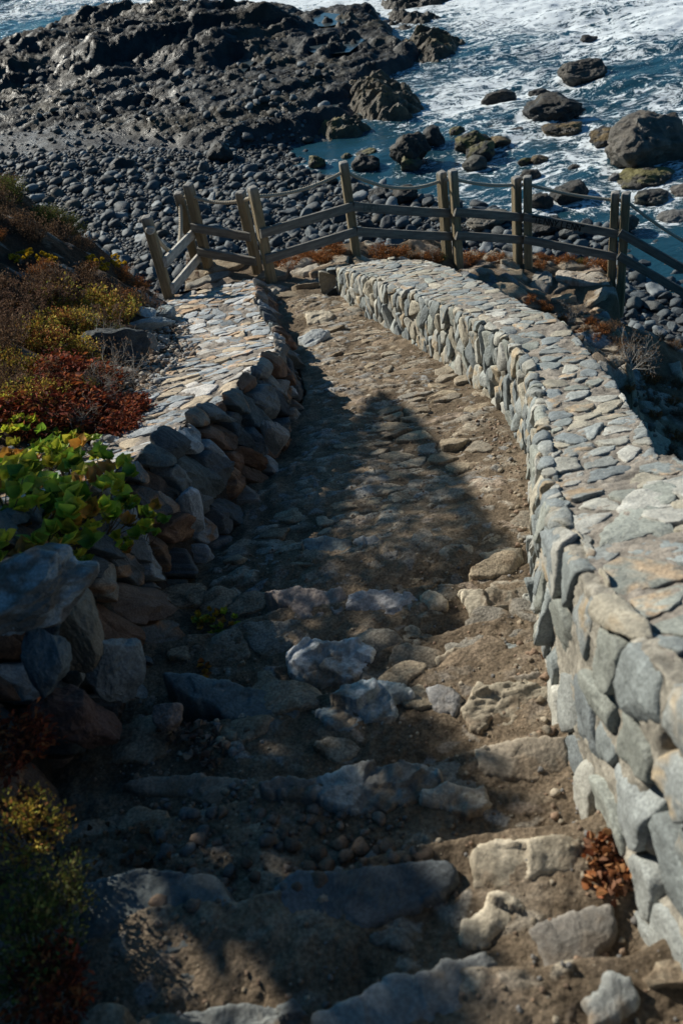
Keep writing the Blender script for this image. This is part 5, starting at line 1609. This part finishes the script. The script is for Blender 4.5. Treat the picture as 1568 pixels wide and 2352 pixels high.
# by the wall foot and near left
put('yellow', 470, 1400, .55, 'little plant with orange-yellow leaves at the foot of the left wall', 1, p=hit(475, 1425))
put('spoon', 505, 1430, .32, 'small green leafy plant in shade at the foot of the left wall', 1, p=hit(500, 1440))
put('gold', 70, 1900, .55, 'yellow-green leafy plant in deep shade at the lower left edge', 0, p=onz(60, 1930, 9.25))
put('olive', 100, 2130, .7, 'dark green trailing plant at the lower left edge', 1, p=onz(60, 2200, 9.3))
put('olive', 160, 2050, .55, 'small dark green plant beside the large dark slab', 0, p=onz(130, 2090, 9.25))
put('rust', 60, 1700, .5, 'dark red tuft in shade on the lower left wall', 0, p=onz(50, 1730, 9.2))
put('rust', 190, 2240, .45, 'dark reddish tuft by the lower left corner', 1, p=onz(130, 2280, 9.3))
# unseen tree guessed from the shadow on the steps, its crown shaped to that outline
tree = empty('shade_tree', (-3.3, 3.4, float(ground(-3.3, 3.4)) - .1), 'unseen small tree left of the picture, its crown shaped to shade the steps', 'tree')
tb = np.array(tree.location)
rg = np.random.default_rng(77)
SH = np.array([(3.2, 12.3), (3.75, 11.83), (4.21, 11.6), (4.55, 11.72), (4.65, 11.49), (4.89, 11.4), (5.3, 11.29), (5.5, 11.25), (6.05, 11.21), (6.45, 11.37), (7.12, 11.14), (7.73, 10.92), (8.2, 10.72), (8.5, 10.5), (8.2, 10.46),
               (7.66, 10.46), (6.77, 10.54), (6.3, 10.55), (5.7, 10.62), (5.2, 10.66), (4.95, 10.5), (4.8, 10.1), (4.2, 9.7), (2.6, 9.9), (1.0, 10.4), (1.0, 12.6)])
q = rg.uniform(SH.min(0), SH.max(0), (60000, 2)); sdq = poly_sd(q[:, 0], q[:, 1], SH); hole = fbm(q[:, 0] * 3.2, q[:, 1] * 3.2, 0, 3, 78)
q = q[(sdq < -.015) & ~((sdq > -.10) & (hole > .25) & (q[:, 0] < 5.4)) & ~((hole > .75) & (q[:, 0] < 4.9))][:26000]
q2 = rg.uniform(SH.min(0), SH.max(0), (110000, 2)); s2 = poly_sd(q2[:, 0], q2[:, 1], SH); q2 = q2[(s2 < -.008) & (s2 > -.12) & (q2[:, 0] > 5.3)]; q = np.concatenate([q, q2])
xq = -3.0 + rg.normal(size=len(q)) * .12
Pq = np.c_[xq, q[:, 0] - (xq + 3), q[:, 1] - .8165 * (xq + 3)]
crown = Acc(); D = rg.normal(size=(len(Pq), 3)); D[:, 2] -= .5
crown.inst(LEAF_S[0], LEAF_S[1], frame(D, rg, 2.) * ((rg.uniform(.03, .05, len(Pq)) * np.where(Pq[:, 1] + Pq[:, 0] + 3 < 4.7, 1.5, 1))[:, None, None] * np.array([1, .8, .8])), Pq - tb, pal([[.06, .09, .03], [.09, .11, .03], [.05, .07, .03]], rg.random(len(Pq))) * rg.uniform(.7, 1.2, (len(Pq), 1)))
crown.build('crown', M_STEM, tree)
tr_ = Acc(); tt_ = np.linspace(0, 1, 12)[:, None]
top_ = np.array([-3.05, 4.6, 11.3]) - tb
v_, f_ = tube(np.array([0, 0, -.1]) * (1 - tt_) ** 2 + np.array([-.15, .1, 1.4]) * 2 * tt_ * (1 - tt_) + top_ * tt_ ** 2, np.linspace(.085, .035, 12), 9); tr_.add(v_, f_, (.12, .09, .065))
for k_ in range(16):
    e_ = Pq[rg.integers(len(Pq))] - tb; a_ = np.array([-.1, .15, .9]) * (1 - .6) + top_ * .6 if k_ % 2 else top_
    m_ = (a_ + e_) / 2 + [0, 0, .12]; t8 = np.linspace(0, 1, 8)[:, None]
    v_, f_ = tube(a_ * (1 - t8) ** 2 + m_ * 2 * t8 * (1 - t8) + e_ * t8 ** 2, np.linspace(.022, .006, 8), 6); tr_.add(v_, f_, (.11, .085, .06))
tr_.build('trunk', M_STEM, tree)

# ------------------------------------------------------------------ loose rocks on the left wall and bank
def loose(name, u, v, w, dpt, h, col, label, seed, rz=0., col2=None, zadd=0., tiltx=0., rough=.12, z=None, planes=8):
    p = hit(u, v) if z is None else onz(u, v, z)
    vv, f = rock_shape(seed, 5, planes + 4, rough, cut=(.42, .85), fine=.055)
    q = vv * np.array([w / 2, dpt / 2, h / 2])
    n1 = fbm(vv[:, 0] * 3, vv[:, 1] * 3, vv[:, 2] * 3, 4, seed)
    c = np.array(col) * (1 + .2 * n1)[:, None]
    if col2 is not None:
        k = sst(0, .5, n1)[:, None]; c = c * (1 - k) + np.array(col2) * k
    o = mk(name, q, [f], M_SLAB, c, smooth=False); o.location = (p[0], p[1], p[2] + h * .3 + zadd); o.rotation_euler = (tiltx, 0, rz)
    return tag(o, label, 'rock')


loose('rock', 345, 762, .46, .17, .15, (.33, .38, .39), 'long blue-grey rock lying on the bank beside the left wall', 701, rz=.15, zadd=.02)
loose('rock', 335, 735, .22, .2, .16, (.32, .36, .37), 'blocky blue-grey rock behind the long one on the bank', 702, rz=.4)
loose('rock', 385, 735, .22, .2, .16, (.28, .33, .34), 'grey rock touching the right end of the long blue-grey rock', 703)
loose('rock', 270, 830, .50, .34, .36, (.055, .062, .066), 'large black knobbly rock on the bank left of the wall top', 704, rough=.2)
loose('rock', 345, 805, .13, .22, .16, (.20, .19, .17), 'small brown and grey rock leaning between the black rock and the wall', 705)
loose('rock', 110, 795, .14, .10, .12, (.42, .38, .36), 'pale pinkish rock lying among the golden shrub', 706)
loose('rock', 430, 700, .16, .14, .10, (.26, .19, .15), 'brownish rock lying beside the far part of the left wall', 707)
loose('rock', 95, 1385, .36, .26, .22, (.17, .145, .125), 'big brown boulder with a pale split face at the left edge', 708, col2=(.30, .32, .33), z=9.34, rough=.16, planes=14)
loose('rock', 20, 1420, .15, .18, .14, (.25, .27, .28), 'pale grey rock at the left edge below the green leaves', 709, z=9.33, planes=14)
loose('rock', 210, 1520, .16, .2, .34, (.20, .17, .13), 'tall tan rock standing in the shaded wall at the left', 710, z=8.98, rough=.06)
loose('rock', 285, 1560, .18, .2, .26, (.20, .22, .22), 'grey rock with a pale shoulder low in the shaded left wall', 711, z=8.9, rough=.08)
loose('rock', 195, 1690, .22, .2, .26, (.14, .085, .07), 'large reddish brown rock low in the shaded left wall', 712, z=8.93, rough=.12, planes=14)
loose('rock', 120, 1560, .17, .2, .24, (.14, .16, .165), 'dark blue-grey rock in the shaded left wall under the brown boulder', 713, z=9.15)
loose('rock', 395, 1655, .10, .10, .10, (.26, .20, .17), 'small pointed pinkish stone among the dry leaves at the left', 714, z=8.86)
loose('rock', 455, 1215, .14, .10, .34, (.40, .43, .46), 'upright pale blue-grey stone standing out of the left wall face', 715, z=8.42, rough=.05, tiltx=.25)
loose('rock', 395, 1200, .13, .10, .26, (.36, .28, .22), 'tan stone beside the upright pale blue one in the left wall face', 716, z=8.5, rough=.05, tiltx=.2)
loose('rock', 640, 1030, .15, .10, .30, (.30, .29, .27), 'speckled grey upright stone in the middle of the left wall face', 717, z=8.2, rough=.05, tiltx=.2)

# ------------------------------------------------------------------ gravel, litter
def gravel(n, poly, smin, smax, palette, seed, ac, z=None, flat=.6):
    rg = np.random.default_rng(seed); poly = np.array(poly, float); lo, hi = poly.min(0), poly.max(0)
    q = rg.uniform(lo, hi, (n * 4, 2)); q = q[poly_sd(q[:, 0], q[:, 1], poly) < 0][:n]
    zg = path_z(q[:, 0], q[:, 1]) if z is None else path_surface(q[:, 0], q[:, 1])[0]
    zg = path_surface(q[:, 0], q[:, 1])[0] if z is None else zg
    s0 = smin + (smax - smin) * rg.random(len(q)) ** 3
    for k in range(4):
        i = np.arange(k, len(q), 4)
        v, f = shp[k]
        M = rotm(np.tile([0, 0, 1.], (len(i), 1)), rg.uniform(0, 6.3, len(i))) * (s0[i][:, None, None] * np.array([1, .8, flat]))
        ac.inst(v, f, M, np.c_[q[i], zg[i] + s0[i] * .2], pal(palette, rg.random(len(i))) * rg.uniform(.7, 1.2, (len(i), 1)))


shp = [rock_shape(800 + k, 2, 7, .12, (.5, .9), .02) for k in range(4)]
GP = [[.30, .24, .17], [.24, .17, .12], [.34, .29, .22], [.20, .19, .18], [.28, .19, .13]]
g = Acc()
gravel(7500, [(-.9, .4), (.5, .4), (.5, 2.9), (1., 3.6), (.9, 7.5), (.5, 8.4), (-.1, 8.4), (0, 4), (-.5, 3), (-.85, 1.8)], .0018, .009, GP, 1, g)
gravel(420, [(-.55, 1.0), (.05, .98), (.02, 1.32), (-.25, 1.36), (-.6, 1.36)], .005, .026, [[.17, .12, .085], [.14, .105, .08], [.20, .16, .13], [.13, .13, .125]], 2, g)
gravel(700, [(.33, .75), (.46, .75), (.5, 1.5), (.6, 2.2), (.9, 3.1), (.98, 4.2), (.84, 4.3), (.78, 3.2), (.5, 2.2), (.38, 1.5)], .003, .016, GP, 3, g)
gravel(260, [(-.75, 1.5), (-.4, 1.45), (-.35, 1.9), (-.6, 2.1)], .004, .02, GP, 4, g)
tag(g.build('gravel', M_SLAB), 'loose brown gravel scattered over the steps', 'gravel', None, 'stuff')

# stones and grit lying on the slope outside the right wall
g = Acc(); rg = np.random.default_rng(19)
q = np.c_[rg.uniform(1.3, 4.6, 2600), rg.uniform(2.6, 9.4, 2600)]; q = q[q[:, 0] > np.interp(q[:, 1], Y_RO, X_RO) + .05]
zg = terrace_surface(q[:, 0], q[:, 1])[0]; s0 = .008 + .05 * rg.random(len(q)) ** 4
M = rotm(np.tile([0, 0, 1.], (len(q), 1)), rg.uniform(0, 6.3, len(q))) * (s0[:, None, None] * np.array([1, .8, .6]))
g.inst(shp[1][0], shp[1][1], M, np.c_[q, zg + s0 * .2], pal([[.20, .17, .14], [.14, .11, .085], [.26, .25, .23], [.10, .08, .06]], rg.random(len(q))))
tag(g.build('scree', M_SLAB), 'broken stones and grit on the slope outside the right wall', 'scree', None, 'stuff')

# loose scree on the left wall top and bank edge
g = Acc(); rg = np.random.default_rng(9)
q = np.array([(rg.uniform(-.02, .34), rg.uniform(3.0, 8.3)) for _ in range(1500)])
xo = np.interp(q[:, 1], Y_LO, X_LO) + .10 - q[:, 0]; zg = ground(xo, q[:, 1]); zt = pz0(q[:, 1]) + np.interp(q[:, 1], Y_LH, Z_LH); zg = np.where(q[:, 0] < .08, zt, zg)
s0 = .006 + .026 * rg.random(len(q)) ** 2.5
M = rotm(np.tile([0, 0, 1.], (len(q), 1)), rg.uniform(0, 6.3, len(q))) * (s0[:, None, None] * np.array([1, .8, .6]))
g.inst(shp[0][0], shp[0][1], M, np.c_[xo, q[:, 1], zg + s0 * .3], pal([[.34, .33, .31], [.26, .20, .15], [.22, .22, .22], [.38, .34, .28], [.16, .12, .09]], rg.random(len(q))))
tag(g.build('scree', M_SLAB), 'small loose stones between the left wall top and the planted bank', 'scree', None, 'stuff')


def litter(polypx, z, n, cols, label, seed, size=(.018, .04)):
    rg = np.random.default_rng(seed); W = np.array([onz(u, v, z)[:2] for u, v in polypx]); lo, hi = W.min(0), W.max(0)
    q = rg.uniform(lo, hi, (n * 5, 2)); q = q[poly_sd(q[:, 0], q[:, 1], W) < 0][:n]
    zg = path_surface(q[:, 0], q[:, 1])[0] + .004 + .018 * rg.random(len(q))
    D = rg.normal(size=(len(q), 3)); D[:, 2] *= .45
    lf = leaf_mesh(1.5, 6, 4, .8)
    M = frame(D, rg, 2.5) * (rg.uniform(*size, len(q))[:, None, None] * np.array([1, .6, 1]))
    a = Acc(); a.inst(lf[0], lf[1], M, np.c_[q, zg], pal(cols, rg.random(len(q))) * rg.uniform(.6, 1.25, (len(q), 1)))
    return tag(a.build('leaf_litter', M_DRY), label, 'dead leaves', None, 'stuff')


litter([(1345, 1940), (1400, 1930), (1440, 1965), (1470, 2010), (1430, 2070), (1390, 2085), (1350, 2040), (1335, 1980)], 9.16, 190, [[.34, .13, .05], [.26, .10, .05], [.40, .20, .09], [.20, .10, .06]], 'reddish curled dead leaves heaped at the foot of the right wall', 21, (.010, .024))
litter([(335, 1560), (400, 1570), (480, 1640), (520, 1680), (500, 1740), (420, 1720), (350, 1640)], 8.9, 120, [[.28, .20, .15], [.20, .14, .10], [.34, .26, .21], [.16, .10, .08]], 'dry pale brown leaves piled in shade at the foot of the left wall', 22, (.015, .03))
litter([(415, 1440), (450, 1445), (460, 1500), (420, 1510)], 8.7, 14, [[.45, .20, .03], [.3, .12, .04]], 'a few orange fallen leaves at the foot of the left wall', 23, (.02, .03))
litter([(1240, 1100), (1258, 1300), (1262, 1640), (1240, 1640), (1225, 1400), (1215, 1100)], 8.6, 60, [[.34, .15, .07], [.26, .12, .06]], 'tiny russet leaf bits along the foot of the right wall', 24, (.008, .018))
litter([(120, 1750), (300, 1850), (420, 1950), (200, 1990), (60, 1900)], 9.1, 90, [[.16, .10, .06], [.2, .14, .08], [.10, .07, .05]], 'dark scattered dead leaves in the lower left shade', 25, (.012, .026))

# ------------------------------------------------------------------ light, sky, camera
AZ, EL = 45.0, 30.0
sd = Vector((-math.sin(math.radians(AZ)) * math.cos(math.radians(EL)), math.cos(math.radians(AZ)) * math.cos(math.radians(EL)), math.sin(math.radians(EL))))
su = bpy.data.lights.new('sun', 'SUN'); su.energy = 4.6; su.angle = math.radians(.5); su.color = (1, .935, .81)
so = bpy.data.objects.new('sun', su); COL.objects.link(so); so.rotation_euler = sd.to_track_quat('Z', 'Y').to_euler(); so.location = (0, 0, 30)
w = bpy.data.worlds.new('World'); scene.world = w; w.use_nodes = True; nt = w.node_tree
sk = nt.nodes.new('ShaderNodeTexSky'); sk.sky_type = 'NISHITA'; sk.sun_disc = False; sk.sun_elevation = math.radians(EL); sk.sun_rotation = math.radians(-AZ); sk.ozone_density = 3.
tn = nt.nodes.new('ShaderNodeVectorMath'); tn.operation = 'MULTIPLY'; tn.inputs[1].default_value = (.32, .78, .98)
nt.links.new(sk.outputs[0], tn.inputs[0]); nt.links.new(tn.outputs[0], nt.nodes['Background'].inputs[0]); nt.nodes['Background'].inputs[1].default_value = .052

cam = bpy.data.cameras.new('camera'); co = bpy.data.objects.new('camera', cam); COL.objects.link(co); scene.camera = co
cam.sensor_fit = 'VERTICAL'; cam.sensor_height = 36; cam.lens = 36 * F / 2352; cam.clip_end = 1000; cam.clip_start = .05; cam.dof.use_dof = True; cam.dof.focus_distance = 6.0; cam.dof.aperture_fstop = 4.5
co.matrix_world = Matrix(((CX[0], CY[0], -CZ[0], CC[0]), (CX[1], CY[1], -CZ[1], CC[1]), (CX[2], CY[2], -CZ[2], CC[2]), (0, 0, 0, 1)))
scene.view_settings.view_transform = 'Standard'; scene.view_settings.look = 'None'; scene.view_settings.exposure = .5; scene.view_settings.gamma = 1
